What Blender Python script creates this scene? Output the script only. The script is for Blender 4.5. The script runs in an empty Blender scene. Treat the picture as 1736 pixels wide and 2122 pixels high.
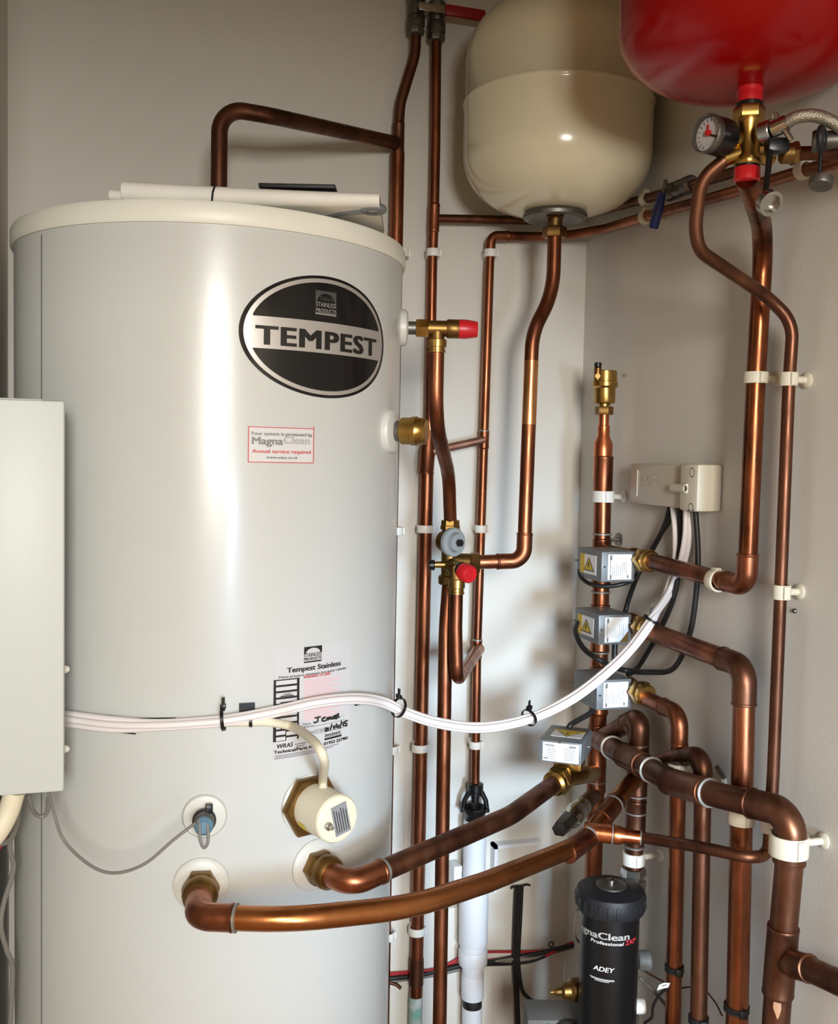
import bpy, bmesh, math, random
from mathutils import Vector, Matrix
V = Vector
PI = math.pi
random.seed(7)
scn = bpy.context.scene
COL = scn.collection

# ------------------------------------------------------------------ camera
FPX, CX, CY = 2075.0, 868.0, 1061.0
TH, PITCH, ROLL = math.radians(17.0), math.radians(3.06), math.radians(1.16)
CAM = V((-0.788, -1.610, 1.45))
_r0 = V((math.cos(TH), -math.sin(TH), 0))
FWD = V((math.sin(TH) * math.cos(PITCH), math.cos(TH) * math.cos(PITCH), -math.sin(PITCH)))
_u0 = _r0.cross(FWD)
RIGHT = _r0 * math.cos(ROLL) + _u0 * math.sin(ROLL)
UP = _u0 * math.cos(ROLL) - _r0 * math.sin(ROLL)
cd = bpy.data.cameras.new('camera')
cam = bpy.data.objects.new('camera', cd)
COL.objects.link(cam)
cam.matrix_world = Matrix(((RIGHT.x, UP.x, -FWD.x, CAM.x), (RIGHT.y, UP.y, -FWD.y, CAM.y),
                           (RIGHT.z, UP.z, -FWD.z, CAM.z), (0, 0, 0, 1)))
cd.sensor_fit = 'HORIZONTAL'
cd.sensor_width = 36.0
cd.lens = 36.0 * FPX / 1736.0
cd.clip_start = 0.02
scn.camera = cam

# ------------------------------------------------------------------ view, world, daylight
scn.view_settings.view_transform = 'Standard'
scn.view_settings.look = 'None'
scn.view_settings.gamma = 1.0
scn.view_settings.use_curve_mapping = False
scn.view_settings.exposure = 0.0
w = bpy.data.worlds.new('world')
scn.world = w
w.use_nodes = True
w.node_tree.nodes['Background'].inputs[0].default_value = (0.85, 0.9, 1.0, 1)
w.node_tree.nodes['Background'].inputs[1].default_value = 0.35
ld = bpy.data.lights.new('daylight', 'AREA')
ld.shape = 'RECTANGLE'
ld.size, ld.size_y = 0.34, 0.58
ld.energy = 51.0
ld.color = (1.0, 0.98, 0.91)
ld.spread = math.radians(175)
lo = bpy.data.objects.new('daylight', ld)
COL.objects.link(lo)
lo.location = (-0.86, -3.03, 1.70)
lo.rotation_euler = (math.radians(90 - 10), 0, math.radians(0))
# second pane, further right: cool skylight falling low across the back wall
ld2 = bpy.data.lights.new('skylight', 'AREA')
ld2.shape = 'RECTANGLE'
ld2.size, ld2.size_y = 0.34, 0.52
ld2.energy = 2.45
ld2.color = (0.58, 0.79, 1.0)
ld2.spread = math.radians(27)
lo2 = bpy.data.objects.new('skylight', ld2)
COL.objects.link(lo2)
lo2.location = (-0.34, -3.03, 1.08)
lo2.rotation_euler = (V((-0.19, 0.0, 0.95)) - V(lo2.location)).to_track_quat('-Z', 'Y').to_euler()

# ------------------------------------------------------------------ pixel rays onto real planes of the room
def ray(px, py):
    return (FWD + RIGHT * ((px - CX) / FPX) - UP * ((py - CY) / FPX))
def D(px, py, z):
    return CAM + ray(px, py) * z
def B(px, py, d=0.0):
    r = ray(px, py)
    return CAM + r * ((-d - CAM.y) / r.y)
def W(px, py, d=0.0):
    r = ray(px, py)
    return CAM + r * ((-d - CAM.x) / r.x)
CYX, CYY, CYR = -0.664, -0.287, 0.24
def Cc(px, py, off=0.0):
    r = ray(px, py)
    ox, oy = CAM.x - CYX, CAM.y - CYY
    a = r.x * r.x + r.y * r.y
    b = ox * r.x + oy * r.y
    c = ox * ox + oy * oy - (CYR + off) ** 2
    disc = max(b * b - a * c, 0)
    return CAM + r * ((-b - math.sqrt(disc)) / a)
def az(p):
    return math.atan2(p.y - CYY, p.x - CYX)
def cylp(a, z, off=0.0):
    return V((CYX + (CYR + off) * math.cos(a), CYY + (CYR + off) * math.sin(a), z))
def floor_under(p):
    return V((p.x, p.y, 0.0))

# ------------------------------------------------------------------ materials
def lin(c):
    c /= 255.0
    return c / 12.92 if c <= 0.04045 else ((c + 0.055) / 1.055) ** 2.4
def rgb(r, g, b):
    return (lin(r), lin(g), lin(b), 1)
def base_mat(name):
    m = bpy.data.materials.new(name)
    m.use_nodes = True
    return m, m.node_tree.nodes, m.node_tree.links, m.node_tree.nodes['Principled BSDF']
def plain(name, col, rough=0.5, metal=0.0, bump=0.0, bscale=300, vary=0.0, vscale=20, coat=0.0, spec=0.5, col2=None):
    m, n, l, p = base_mat(name)
    p.inputs['Base Color'].default_value = col
    p.inputs['Roughness'].default_value = rough
    p.inputs['Metallic'].default_value = metal
    p.inputs['Specular IOR Level'].default_value = spec
    p.inputs['Coat Weight'].default_value = coat
    p.inputs['Coat Roughness'].default_value = 0.12
    tc = n.new('ShaderNodeTexCoord')
    if vary > 0 or col2:
        t = n.new('ShaderNodeTexNoise'); t.inputs['Scale'].default_value = vscale; t.inputs['Detail'].default_value = 5
        l.new(tc.outputs['Object'], t.inputs['Vector'])
        r = n.new('ShaderNodeValToRGB')
        r.color_ramp.elements[0].position = 0.35; r.color_ramp.elements[1].position = 0.68
        c2 = col2 or tuple(min(1, c * (1 - vary)) for c in col[:3]) + (1,)
        r.color_ramp.elements[0].color = c2
        r.color_ramp.elements[1].color = col
        l.new(t.outputs[0], r.inputs[0]); l.new(r.outputs[0], p.inputs['Base Color'])
    if bump > 0:
        t2 = n.new('ShaderNodeTexNoise'); t2.inputs['Scale'].default_value = bscale; t2.inputs['Detail'].default_value = 3
        l.new(tc.outputs['Object'], t2.inputs['Vector'])
        b = n.new('ShaderNodeBump'); b.inputs['Strength'].default_value = bump; b.inputs['Distance'].default_value = 0.001
        l.new(t2.outputs[0], b.inputs['Height']); l.new(b.outputs[0], p.inputs['Normal'])
    return m
def copper(name, c1, c2, c3, r1=0.24, r2=0.42, scale=14):
    m, n, l, p = base_mat(name)
    tc = n.new('ShaderNodeTexCoord')
    mp = n.new('ShaderNodeMapping'); mp.inputs['Scale'].default_value = (1, 1, 0.35)
    l.new(tc.outputs['Object'], mp.inputs[0])
    t = n.new('ShaderNodeTexNoise'); t.inputs['Scale'].default_value = scale; t.inputs['Detail'].default_value = 7; t.inputs['Roughness'].default_value = 0.62
    l.new(mp.outputs[0], t.inputs['Vector'])
    r = n.new('ShaderNodeValToRGB')
    e = r.color_ramp.elements
    e[0].position = 0.33; e[0].color = c1
    e[1].position = 0.70; e[1].color = c3
    k = e.new(0.52); k.color = c2
    l.new(t.outputs[0], r.inputs[0]); l.new(r.outputs[0], p.inputs['Base Color'])
    t2 = n.new('ShaderNodeTexNoise'); t2.inputs['Scale'].default_value = 70; t2.inputs['Detail'].default_value = 4
    l.new(mp.outputs[0], t2.inputs['Vector'])
    mr = n.new('ShaderNodeMapRange'); mr.inputs['To Min'].default_value = r1; mr.inputs['To Max'].default_value = r2
    mr.inputs['From Min'].default_value = 0.3; mr.inputs['From Max'].default_value = 0.7
    l.new(t2.outputs[0], mr.inputs[0]); l.new(mr.outputs[0], p.inputs['Roughness'])
    p.inputs['Metallic'].default_value = 1.0
    return m
M = {}
M['wall'] = plain('wall_paint', rgb(220, 216, 208), 0.85, bump=0.25, bscale=160, vary=0.03, vscale=6, spec=0.2)
M['floor'] = plain('floor_board', rgb(176, 146, 112), 0.7, vary=0.25, vscale=8)
M['ceil'] = plain('ceiling_paint', rgb(215, 205, 190), 0.9)
M['room'] = plain('far_room_paint', rgb(204, 180, 148), 0.9)
M['casing'] = plain('white_enamel_casing', rgb(196, 197, 194), 0.28, bump=0.06, bscale=90, coat=0.2, spec=0.5)
M['lid'] = plain('cream_plastic_lid', rgb(226, 224, 213), 0.42)
M['washer'] = plain('white_plastic_collar', rgb(208, 206, 199), 0.4, vary=0.03, vscale=40)
M['seam'] = plain('dark_seam', rgb(70, 70, 70), 0.6)
M['cop'] = copper('copper_tube', rgb(98, 58, 42), rgb(144, 88, 62), rgb(180, 114, 82), 0.28, 0.46)
M['copb'] = copper('bright_copper_tube', rgb(170, 92, 58), rgb(205, 122, 80), rgb(232, 158, 112), 0.2, 0.36)
M['copd'] = copper('tarnished_copper_tube', rgb(76, 50, 38), rgb(112, 75, 58), rgb(142, 96, 72), 0.34, 0.55)
M['cops'] = copper('scorched_copper_tube', rgb(60, 40, 30), rgb(126, 72, 46), rgb(170, 98, 62), 0.24, 0.42, 22)
M['copy'] = copper('golden_copper_tube', rgb(148, 92, 50), rgb(172, 110, 64), rgb(188, 124, 76), 0.26, 0.36, 6)
M['flux'] = copper('flux_dulled_copper', rgb(134, 96, 82), rgb(164, 124, 108), rgb(186, 146, 130), 0.45, 0.6)
M['solder'] = plain('grey_solder', rgb(150, 146, 140), 0.45, 0.6)
M['brass'] = plain('brass', rgb(196, 158, 88), 0.3, 1.0, vary=0.35, vscale=30)
M['brassd'] = plain('dull_brass', rgb(150, 116, 68), 0.42, 1.0, vary=0.4, vscale=35)
M['chrome'] = plain('nickel_plate', rgb(190, 188, 182), 0.25, 1.0, vary=0.2, vscale=30)
M['steel'] = plain('dull_grey_steel', rgb(128, 126, 120), 0.45, 0.9, vary=0.3, vscale=40)
M['zinc'] = plain('grey_painted_steel', rgb(126, 130, 133), 0.45, 0.35, vary=0.12, vscale=18)
M['clip'] = plain('white_nylon', rgb(236, 234, 228), 0.45)
M['clipy'] = plain('yellowed_nylon', rgb(216, 208, 188), 0.5)
M['cream'] = plain('cream_pvc', rgb(224, 216, 192), 0.45)
M['box'] = plain('cream_white_steel', rgb(198, 203, 201), 0.45, spec=0.4)
M['jbox'] = plain('ivory_moulded_plastic', rgb(214, 206, 186), 0.4)
M['jbox2'] = plain('ivory_moulded_cover', rgb(196, 186, 168), 0.3)
M['jline'] = plain('moulded_lettering', rgb(222, 214, 198), 0.3)
M['wcable'] = plain('white_pvc_cable', rgb(230, 222, 222), 0.4)
M['bcable'] = plain('black_rubber', rgb(26, 25, 25), 0.45)
M['gcable'] = plain('grey_pvc_cable', rgb(120, 117, 112), 0.5)
M['rcable'] = plain('red_pvc_cable', rgb(176, 34, 44), 0.45)
M['black'] = plain('black_plastic', rgb(13, 13, 15), 0.35)
M['blackm'] = plain('matt_black_plastic', rgb(27, 27, 31), 0.55, vary=0.3, vscale=60)
M['red'] = plain('red_plastic', rgb(196, 28, 36), 0.38)
M['redd'] = plain('dark_red_lever_sleeve', rgb(150, 18, 24), 0.4)
M['blue'] = plain('blue_lever_sleeve', rgb(24, 44, 110), 0.4)
M['bluer'] = plain('blue_grey_sleeve', rgb(96, 128, 150), 0.45)
M['redv'] = plain('red_enamel_vessel', rgb(160, 6, 8), 0.22, bump=0.1, bscale=14, vary=0.12, vscale=9, coat=0.05, spec=0.28)
M['whv'] = plain('cream_enamel_vessel', rgb(232, 224, 194), 0.2, bump=0.04, bscale=60, coat=0.35)
M['paper'] = plain('white_paper', rgb(232, 228, 220), 0.8, vary=0.05, vscale=25)
M['label'] = plain('white_label', rgb(232, 234, 238), 0.4)
M['labelc'] = plain('sticker_white', rgb(209, 207, 208), 0.35)
M['labeld'] = plain('clear_sticker_film', rgb(199, 197, 199), 0.35)
M['copp'] = copper('bared_bright_copper', rgb(206, 136, 86), rgb(230, 168, 112), rgb(244, 196, 144), 0.22, 0.34)
M['printd'] = plain('dark_grey_print', rgb(72, 70, 70), 0.4)
M['bare'] = plain('chipped_tan_patch', rgb(186, 140, 106), 0.6)
M['print'] = plain('black_print', rgb(28, 26, 24), 0.35)
M['printg'] = plain('grey_print', rgb(128, 126, 124), 0.4)
M['printl'] = plain('silver_print', rgb(176, 174, 170), 0.4)
M['printr'] = plain('red_print', rgb(198, 50, 56), 0.4)
M['pink'] = plain('pink_print', rgb(228, 178, 178), 0.4)
M['white'] = plain('white_print', rgb(235, 235, 235), 0.4)
M['silver'] = plain('silver_foil', rgb(206, 203, 200), 0.34, 0.7)
M['oval'] = plain('gloss_black_foil', rgb(14, 13, 15), 0.16)
M['yellow'] = plain('yellow_label', rgb(214, 184, 40), 0.45)
M['pvc'] = plain('white_pvc_pipe', rgb(228, 230, 236), 0.35)
M['grey'] = plain('grey_knob', rgb(140, 146, 148), 0.45)
M['gpump'] = plain('grey_cast_body', rgb(112, 112, 110), 0.6, vary=0.3, vscale=20)
M['dial'] = plain('gauge_face', rgb(186, 180, 180), 0.3)
M['verd'] = plain('verdigris_and_paint', rgb(200, 200, 196), 0.7, col2=rgb(120, 164, 150), vscale=60)
M['braid'] = plain('steel_braid', rgb(168, 162, 148), 0.35, 0.8, bump=1.0, bscale=700)
M['tape'] = plain('plate_grey', rgb(150, 152, 156), 0.4, 0.3)
M['glass'] = None
_m, _n, _l, _p = base_mat('window_glass')
_p.inputs['Transmission Weight'].default_value = 1.0
_p.inputs['Roughness'].default_value = 0.0
_p.inputs['IOR'].default_value = 1.05
M['glass'] = _m

# ------------------------------------------------------------------ mesh builder
def frame(axis):
    a = axis.normalized()
    h = V((0, 0, 1)) if abs(a.z) < 0.9 else V((1, 0, 0))
    x = h.cross(a).normalized()
    y = a.cross(x)
    return x, y, a
class MB:
    def __init__(s):
        s.v, s.f = [], []
    def add(s, vs, fs):
        o = len(s.v)
        s.v += [V(p) for p in vs]
        s.f += [tuple(i + o for i in f) for f in fs]
        return s
    def sweep(s, pts, r, seg=20, caps=True):
        n = len(pts)
        if n < 2: return s
        rs = r if isinstance(r, (list, tuple)) else [r] * n
        tg = []
        for i in range(n):
            a, b = pts[max(i - 1, 0)], pts[min(i + 1, n - 1)]
            tg.append((b - a).normalized())
        x, y, _ = frame(tg[0])
        vs, fs = [], []
        for i in range(n):
            if i:
                q = tg[i - 1].rotation_difference(tg[i])
                x = q @ x
                x = (x - tg[i] * x.dot(tg[i])).normalized()
            y = tg[i].cross(x)
            for k in range(seg):
                t = 2 * PI * k / seg
                vs.append(pts[i] + (x * math.cos(t) + y * math.sin(t)) * rs[i])
        for i in range(n - 1):
            for k in range(seg):
                k2 = (k + 1) % seg
                fs.append((i * seg + k, i * seg + k2, (i + 1) * seg + k2, (i + 1) * seg + k))
        if caps:
            fs.append(tuple(reversed(range(seg))))
            fs.append(tuple(range((n - 1) * seg, n * seg)))
        return s.add(vs, fs)
    def lathe(s, prof, o, axis, seg=32, sx=1.0, x=None):
        fx, fy, a = frame(axis)
        if x is not None:
            fx = (x - a * x.dot(a)).normalized(); fy = a.cross(fx)
        vs, fs, idx = [], [], []
        for r, h in prof:
            if r < 1e-6:
                idx.append([len(vs)]); vs.append(o + a * h)
            else:
                idx.append(list(range(len(vs), len(vs) + seg)))
                for k in range(seg):
                    t = 2 * PI * k / seg
                    vs.append(o + a * h + (fx * math.cos(t) + fy * math.sin(t) * sx) * r)
        for i in range(len(prof) - 1):
            A, Bq = idx[i], idx[i + 1]
            if len(A) == 1 and len(Bq) == 1: continue
            for k in range(seg):
                k2 = (k + 1) % seg
                if len(A) == 1: fs.append((A[0], Bq[k2], Bq[k]))
                elif len(Bq) == 1: fs.append((A[k], A[k2], Bq[0]))
                else: fs.append((A[k], A[k2], Bq[k2], Bq[k]))
        if prof[0] != prof[-1]:
            if len(idx[0]) > 1: fs.append(tuple(reversed(idx[0])))
            if len(idx[-1]) > 1: fs.append(tuple(idx[-1]))
        return s.add(vs, fs)
    def cyl(s, a, b, r, seg=24, bev=0.0):
        L = (b - a).length
        if bev > 0:
            return s.lathe([(r - bev, 0), (r, bev), (r, L - bev), (r - bev, L)], a, b - a, seg)
        return s.lathe([(r, 0), (r, L)], a, b - a, seg)
    def hexn(s, a, b, r, ch=0.0015):
        L = (b - a).length
        return s.lathe([(r * 0.93, 0), (r, ch), (r, L - ch), (r * 0.93, L)], a, b - a, 6)
    def box(s, c, ex, ey, ez, hx, hy, hz, bev=0.0, seg=2):
        bm = bmesh.new()
        bmesh.ops.create_cube(bm, size=2.0)
        for v in bm.verts:
            v.co = V((v.co.x * hx, v.co.y * hy, v.co.z * hz))
        if bev > 0:
            bmesh.ops.bevel(bm, geom=bm.edges[:], offset=bev, segments=seg, affect='EDGES', profile=0.5)
        bm.verts.index_update()
        vs = [c + ex * v.co.x + ey * v.co.y + ez * v.co.z for v in bm.verts]
        fs = [tuple(v.index for v in f.verts) for f in bm.faces]
        bm.free()
        return s.add(vs, fs)
    def abox(s, x0, x1, y0, y1, z0, z1, bev=0.0):
        return s.box(V(((x0 + x1) / 2, (y0 + y1) / 2, (z0 + z1) / 2)), V((1, 0, 0)), V((0, 1, 0)), V((0, 0, 1)),
                     abs(x1 - x0) / 2, abs(y1 - y0) / 2, abs(z1 - z0) / 2, bev)
    def plate(s, poly, nrm, t):
        n = len(poly); nv = nrm.normalized() * t
        vs = [p for p in poly] + [p + nv for p in poly]
        fs = [tuple(reversed(range(n))), tuple(range(n, 2 * n))]
        fs += [(k, (k + 1) % n, n + (k + 1) % n, n + k) for k in range(n)]
        return s.add(vs, fs)
    def torus(s, o, axis, R, r, seg=28, sub=10, x=None):
        fx, fy, a = frame(axis)
        vs, fs = [], []
        for i in range(seg):
            t = 2 * PI * i / seg
            d = fx * math.cos(t) + fy * math.sin(t)
            for k in range(sub):
                u = 2 * PI * k / sub
                vs.append(o + d * (R + r * math.cos(u)) + a * (r * math.sin(u)))
        for i in range(seg):
            for k in range(sub):
                i2, k2 = (i + 1) % seg, (k + 1) % sub
                fs.append((i * sub + k, i2 * sub + k, i2 * sub + k2, i * sub + k2))
        return s.add(vs, fs)

def fillet(P, rad, n=10):
    P = [V(p) for p in P]
    out = [P[0]]
    for i in range(1, len(P) - 1):
        R = rad[i] if isinstance(rad, (list, tuple)) else rad
        a, v, b = P[i - 1], P[i], P[i + 1]
        d1, d2 = (a - v), (b - v)
        l1, l2 = d1.length, d2.length
        d1, d2 = d1 / l1, d2 / l2
        ph = math.acos(max(-1, min(1, d1.dot(d2))))
        if PI - ph < 0.01:
            out.append(v); continue
        t = R / math.tan(ph / 2)
        t = min(t, 0.48 * l1, 0.48 * l2)
        R2 = t * math.tan(ph / 2)
        c = v + (d1 + d2).normalized() * (R2 / math.sin(ph / 2))
        s0, s1 = v + d1 * t - c, v + d2 * t - c
        ang = s0.angle(s1)
        for k in range(n + 1):
            u = k / n
            out.append(c + (s0 * math.sin((1 - u) * ang) + s1 * math.sin(u * ang)) / math.sin(ang))
    out.append(P[-1])
    return out
def catmull(P, n=8):
    P = [V(p) for p in P]
    Q = [P[0] * 2 - P[1]] + P + [P[-1] * 2 - P[-2]]
    out = []
    for i in range(1, len(Q) - 2):
        a, b, c, d = Q[i - 1:i + 3]
        for k in range(n):
            t = k / n
            out.append(0.5 * ((2 * b) + (c - a) * t + (2 * a - 5 * b + 4 * c - d) * t * t + (3 * b - a - 3 * c + d) * t ** 3))
    out.append(P[-1])
    return out
def nearest(path, p):
    best, bd, bt = path[0], 1e9, V((0, 0, 1))
    for i in range(len(path) - 1):
        a, b = path[i], path[i + 1]
        L = (b - a).length
        if L < 1e-7: continue
        t = max(0, min(1, (p - a).dot(b - a) / L / L))
        q = a + (b - a) * t
        if (q - p).length < bd:
            bd, best, bt = (q - p).length, q, (b - a) / L
    return best, bt

# ------------------------------------------------------------------ objects
def mesh_obj(name, mb, mat, origin=V((0, 0, 0)), parent=None, smooth=40):
    me = bpy.data.meshes.new(name)
    me.from_pydata([tuple(v - origin) for v in mb.v], [], mb.f)
    me.validate(); me.update()
    bm = bmesh.new(); bm.from_mesh(me); bmesh.ops.recalc_face_normals(bm, faces=bm.faces[:]); bm.to_mesh(me); bm.free()
    if smooth:
        for p in me.polygons: p.use_smooth = True
        me.set_sharp_from_angle(angle=math.radians(smooth))
    me.materials.append(mat if not isinstance(mat, str) else M[mat])
    o = bpy.data.objects.new(name, me)
    COL.objects.link(o)
    if parent is not None: o.parent = parent
    return o
def tag(o, label, cat, group=None):
    o['label'] = label; o['category'] = cat
    if group: o['group'] = group
    return o
class Thing:
    def __init__(s, name, label, cat, loc, group=None):
        s.o = bpy.data.objects.new(name, None)
        s.o.empty_display_size = 0.02
        COL.objects.link(s.o)
        s.loc = V(loc)
        s.o.location = s.loc
        tag(s.o, label, cat, group)
    def part(s, name, mb, mat, parent=None, label=None, smooth=40):
        o = mesh_obj(name, mb, mat, s.loc, parent or s.o, smooth)
        if label: o['label'] = label
        return o
def solo(name, mb, mat, label, cat, group=None, smooth=40):
    c = V((0, 0, 0))
    for v in mb.v: c += v
    c /= len(mb.v)
    c.z = min(v.z for v in mb.v)
    o = mesh_obj(name, mb, mat, c, None, smooth)
    o.location = c
    return tag(o, label, cat, group)
def struct(name, mb, mat, smooth=None):
    o = mesh_obj(name, mb, mat, V((0, 0, 0)), None, smooth)
    o['kind'] = 'structure'
    return o

def pipe_run(label, P, r, rad=0.03, mat='cop', elbows=(), fits=(), rings=(), name='copper_pipe', cat='pipe', group=None, fmat=None, seg=22, thing=None):
    """one soldered pipe run: tube, capillary elbows (corner indices), couplings/tees (point, length[, name]) and solder rings"""
    path = fillet(P, rad)
    T = thing or Thing(name, label, cat, P[-1] if P[-1].z < P[0].z else P[0], group)
    T.part('pipe', MB().sweep(path, r, seg), mat)
    T.path = path
    fmat = fmat or mat
    for i in elbows:
        R = rad[i] if isinstance(rad, (list, tuple)) else rad
        v = P[i]; d1 = (P[i - 1] - v).normalized(); d2 = (P[i + 1] - v).normalized()
        L = R + 0.016
        e = fillet([v + d1 * L, v, v + d2 * L], R, 12)
        mb = MB().sweep(e, r * 1.11, seg)
        for q, dd in ((e[0], d1), (e[-1], d2)):
            mb.lathe([(r * 1.11, -0.002), (r * 1.17, -0.001), (r * 1.17, 0.001), (r * 1.08, 0.002)], q, dd, seg)
        el = T.part('elbow', mb, fmat)
    for ft in fits:
        p, L = ft[0], ft[1]
        nm = ft[2] if len(ft) > 2 else 'coupling'
        q, t = nearest(path, p)
        k = 1.12
        T.part(nm, MB().lathe([(r * 1.0, -L / 2 - .001), (r * k, -L / 2), (r * k * 1.04, -L / 2 + .002), (r * k, -L / 2 + .004), (r * k, L / 2 - .004),
                               (r * k * 1.04, L / 2 - .002), (r * k, L / 2), (r, L / 2 + .001)], q, t, seg), fmat)
    for p in rings:
        q, t = nearest(path, p)
        T.part('solder_ring', MB().lathe([(r * 1.02, -.0018), (r * 1.17, -.001), (r * 1.17, .001), (r * 1.02, .0018)], q, t, seg), 'solder')
    return T

def text_geo(s, bold=0.0, shear=0.0, space=1.0):
    """glyph outlines as a flat mesh: width-normalised 2D verts and faces"""
    cu = bpy.data.curves.new('glyphs', 'FONT')
    cu.body = s; cu.size = 1.0; cu.resolution_u = 3; cu.shear = shear; cu.space_character = space
    ob = bpy.data.objects.new('glyphs', cu)
    COL.objects.link(ob)
    dg = bpy.context.evaluated_depsgraph_get()
    me = bpy.data.meshes.new_from_object(ob.evaluated_get(dg))
    vs = [(v.co.x, v.co.y, 0) for v in me.vertices]
    fs = [tuple(p.vertices) for p in me.polygons]
    bpy.data.objects.remove(ob); bpy.data.curves.remove(cu); bpy.data.meshes.remove(me)
    x0 = min(v[0] for v in vs); x1 = max(v[0] for v in vs)
    n = len(vs)
    if bold > 0:      # heavier strokes: the same glyphs laid slightly to each side
        base, bf = vs, fs
        vs, fs = [], []
        for k, (dx, dy) in enumerate(((-bold, -bold * .5), (bold, -bold * .5), (-bold, bold * .5), (bold, bold * .5), (0, 0))):
            vs += [(a + dx, b + dy, k) for a, b, _ in base]
            fs += [tuple(i + k * n for i in f) for f in bf]
    return [((v[0] - x0) / (x1 - x0), v[1] / 0.70, v[2] * 2.5e-5) for v in vs], fs, (x1 - x0)
def cyl_text(mb, s, px0, py0, px1, hpx, off=0.0011, bold=0.0, shear=0.0, drop=0.0, sp=1.0):
    """text laid round the tank: left end of the baseline at a pixel, right end by column, cap height in pixels"""
    vs, fs, _ = text_geo(s, bold, shear, sp)
    p = Cc(px0, py0)
    a0 = az(p); a1 = az(Cc(px1, py0))
    dz = (p - CAM).dot(FWD)
    h = hpx * dz / FPX
    return mb.add([cylp(a0 + (a1 - a0) * u, p.z + v * h + drop * u, off + k) for u, v, k in vs], fs)
def cyl_rect(mb, px0, py0, px1, hpx, off=0.0008, n=6):
    """rectangle on the tank: lower-left corner pixel, right column, height in pixels"""
    p = Cc(px0, py0)
    a0 = az(p); a1 = az(Cc(px1, py0))
    h = hpx * (p - CAM).dot(FWD) / FPX
    vs, fs = [], []
    for k in range(n + 1):
        a = a0 + (a1 - a0) * k / n
        vs += [cylp(a, p.z, off), cylp(a, p.z + h, off)]
    fs = [(2 * k, 2 * k + 2, 2 * k + 3, 2 * k + 1) for k in range(n)]
    return mb.add(vs, fs)
def plane_text(mb, s, o, ex, ey, wd, h, bold=0.0, shear=0.0):
    vs, fs, _ = text_geo(s, bold, shear)
    return mb.add([o + ex * (u * wd) + ey * (v * h) + ex.cross(ey) * k for u, v, k in vs], fs)

# ================================================================== the setting
X_, Y_, Z_ = V((1, 0, 0)), V((0, 1, 0)), V((0, 0, 1))
LX = -0.938
struct('wall_back', MB().abox(LX - .12, .12, 0, .12, 0, 2.6), 'wall')
struct('wall_right', MB().abox(0, .12, -3.0, 0, 0, 2.6), 'wall')
struct('wall_left', MB().abox(LX - .12, LX, -0.86, 0, 0, 2.6), 'wall')
struct('wall_far_left', MB().abox(-2.52, -2.4, -3.0, -0.86, 0, 2.6), 'room')
struct('wall_return', MB().abox(-2.4, LX - .12, -0.86, -0.74, 0, 2.6), 'room')
WX0, WX1, WZ0, WZ1 = -1.10, -0.62, 1.30, 2.06
mb = MB()
WX2, WX3 = -.52, -.16
mb.abox(-2.52, WX0, -3.12, -3.0, 0, 2.6); mb.abox(WX1, WX2, -3.12, -3.0, 0, 2.6); mb.abox(WX3, .12, -3.12, -3.0, 0, 2.6)
mb.abox(WX2, WX3, -3.12, -3.0, 0, .82); mb.abox(WX2, WX3, -3.12, -3.0, 1.34, 2.6)
mb.abox(WX0, WX1, -3.12, -3.0, 0, WZ0); mb.abox(WX0, WX1, -3.12, -3.0, WZ1, 2.6)
struct('wall_front', mb, 'room')
struct('floor', MB().abox(-2.52, .12, -3.12, .12, -.08, 0), 'floor')
struct('ceiling', MB().abox(-2.52, .12, -3.12, .12, 2.6, 2.68), 'ceil')
mb = MB()
for a in ((WX0, WX0 + .04, WZ0, WZ1), (WX1 - .04, WX1, WZ0, WZ1)):
    mb.abox(a[0], a[1], -3.12, -3.07, a[2], a[3])
mb.abox(WX0, WX1, -3.12, -3.07, WZ0, WZ0 + .04); mb.abox(WX0, WX1, -3.12, -3.07, WZ1 - .04, WZ1)
struct('window_1', mb, 'lid')
# unseen light blocker added behind the viewer, keeps the upper back wall dim
struct('wall_light_blocker', MB().abox(-2.4, 0, -1.80, -1.70, 1.80, 2.6), 'room')
# low boxing board along the foot of the back wall
tz = B(880, 1888, .006).z
struct('trim_1', MB().abox(LX, B(1012, 1850, 0).x, -.006, 0, 0, tz, .001), 'wall')

# ================================================================== hot water cylinder
p_rim_lo, p_rim_hi = Cc(440, 462, .004), Cc(440, 412, .004)
ZL0, ZL1 = p_rim_lo.z, p_rim_hi.z
cyl = Thing('hot_water_cylinder', 'tall white enamelled hot water cylinder with black oval badge standing in the left corner', 'water heater', (CYX, CYY, 0))
CB = V((CYX, CYY, 0))
cyl.part('casing', MB().lathe([(CYR - .004, .012), (CYR, .016), (CYR, ZL0 + .004), (CYR - .01, ZL0 + .004)], CB, Z_, 160), 'casing')
cyl.part('base_ring', MB().lathe([(CYR - .012, 0), (CYR - .012, .014)], CB, Z_, 96), 'black')
cyl.part('lid', MB().lathe([(CYR - .002, ZL0), (CYR + .003, ZL0), (CYR + .0045, ZL0 + .003), (CYR + .0045, ZL1 - .006), (CYR + .0025, ZL1 - .002), (CYR - .006, ZL1),
                            (CYR * .5, ZL1 + .004), (0, ZL1 + .005)], CB, Z_, 160), 'lid', smooth=50)
a0 = az(Cc(86, 1200))
cyl.part('seam', MB().add([cylp(a0, .02, .0006), cylp(a0 + .006, .02, .0006), cylp(a0 + .006, ZL0 - .004, .0006), cylp(a0, ZL0 - .004, .0006)], [(0, 1, 2, 3)]), 'seam')
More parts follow.
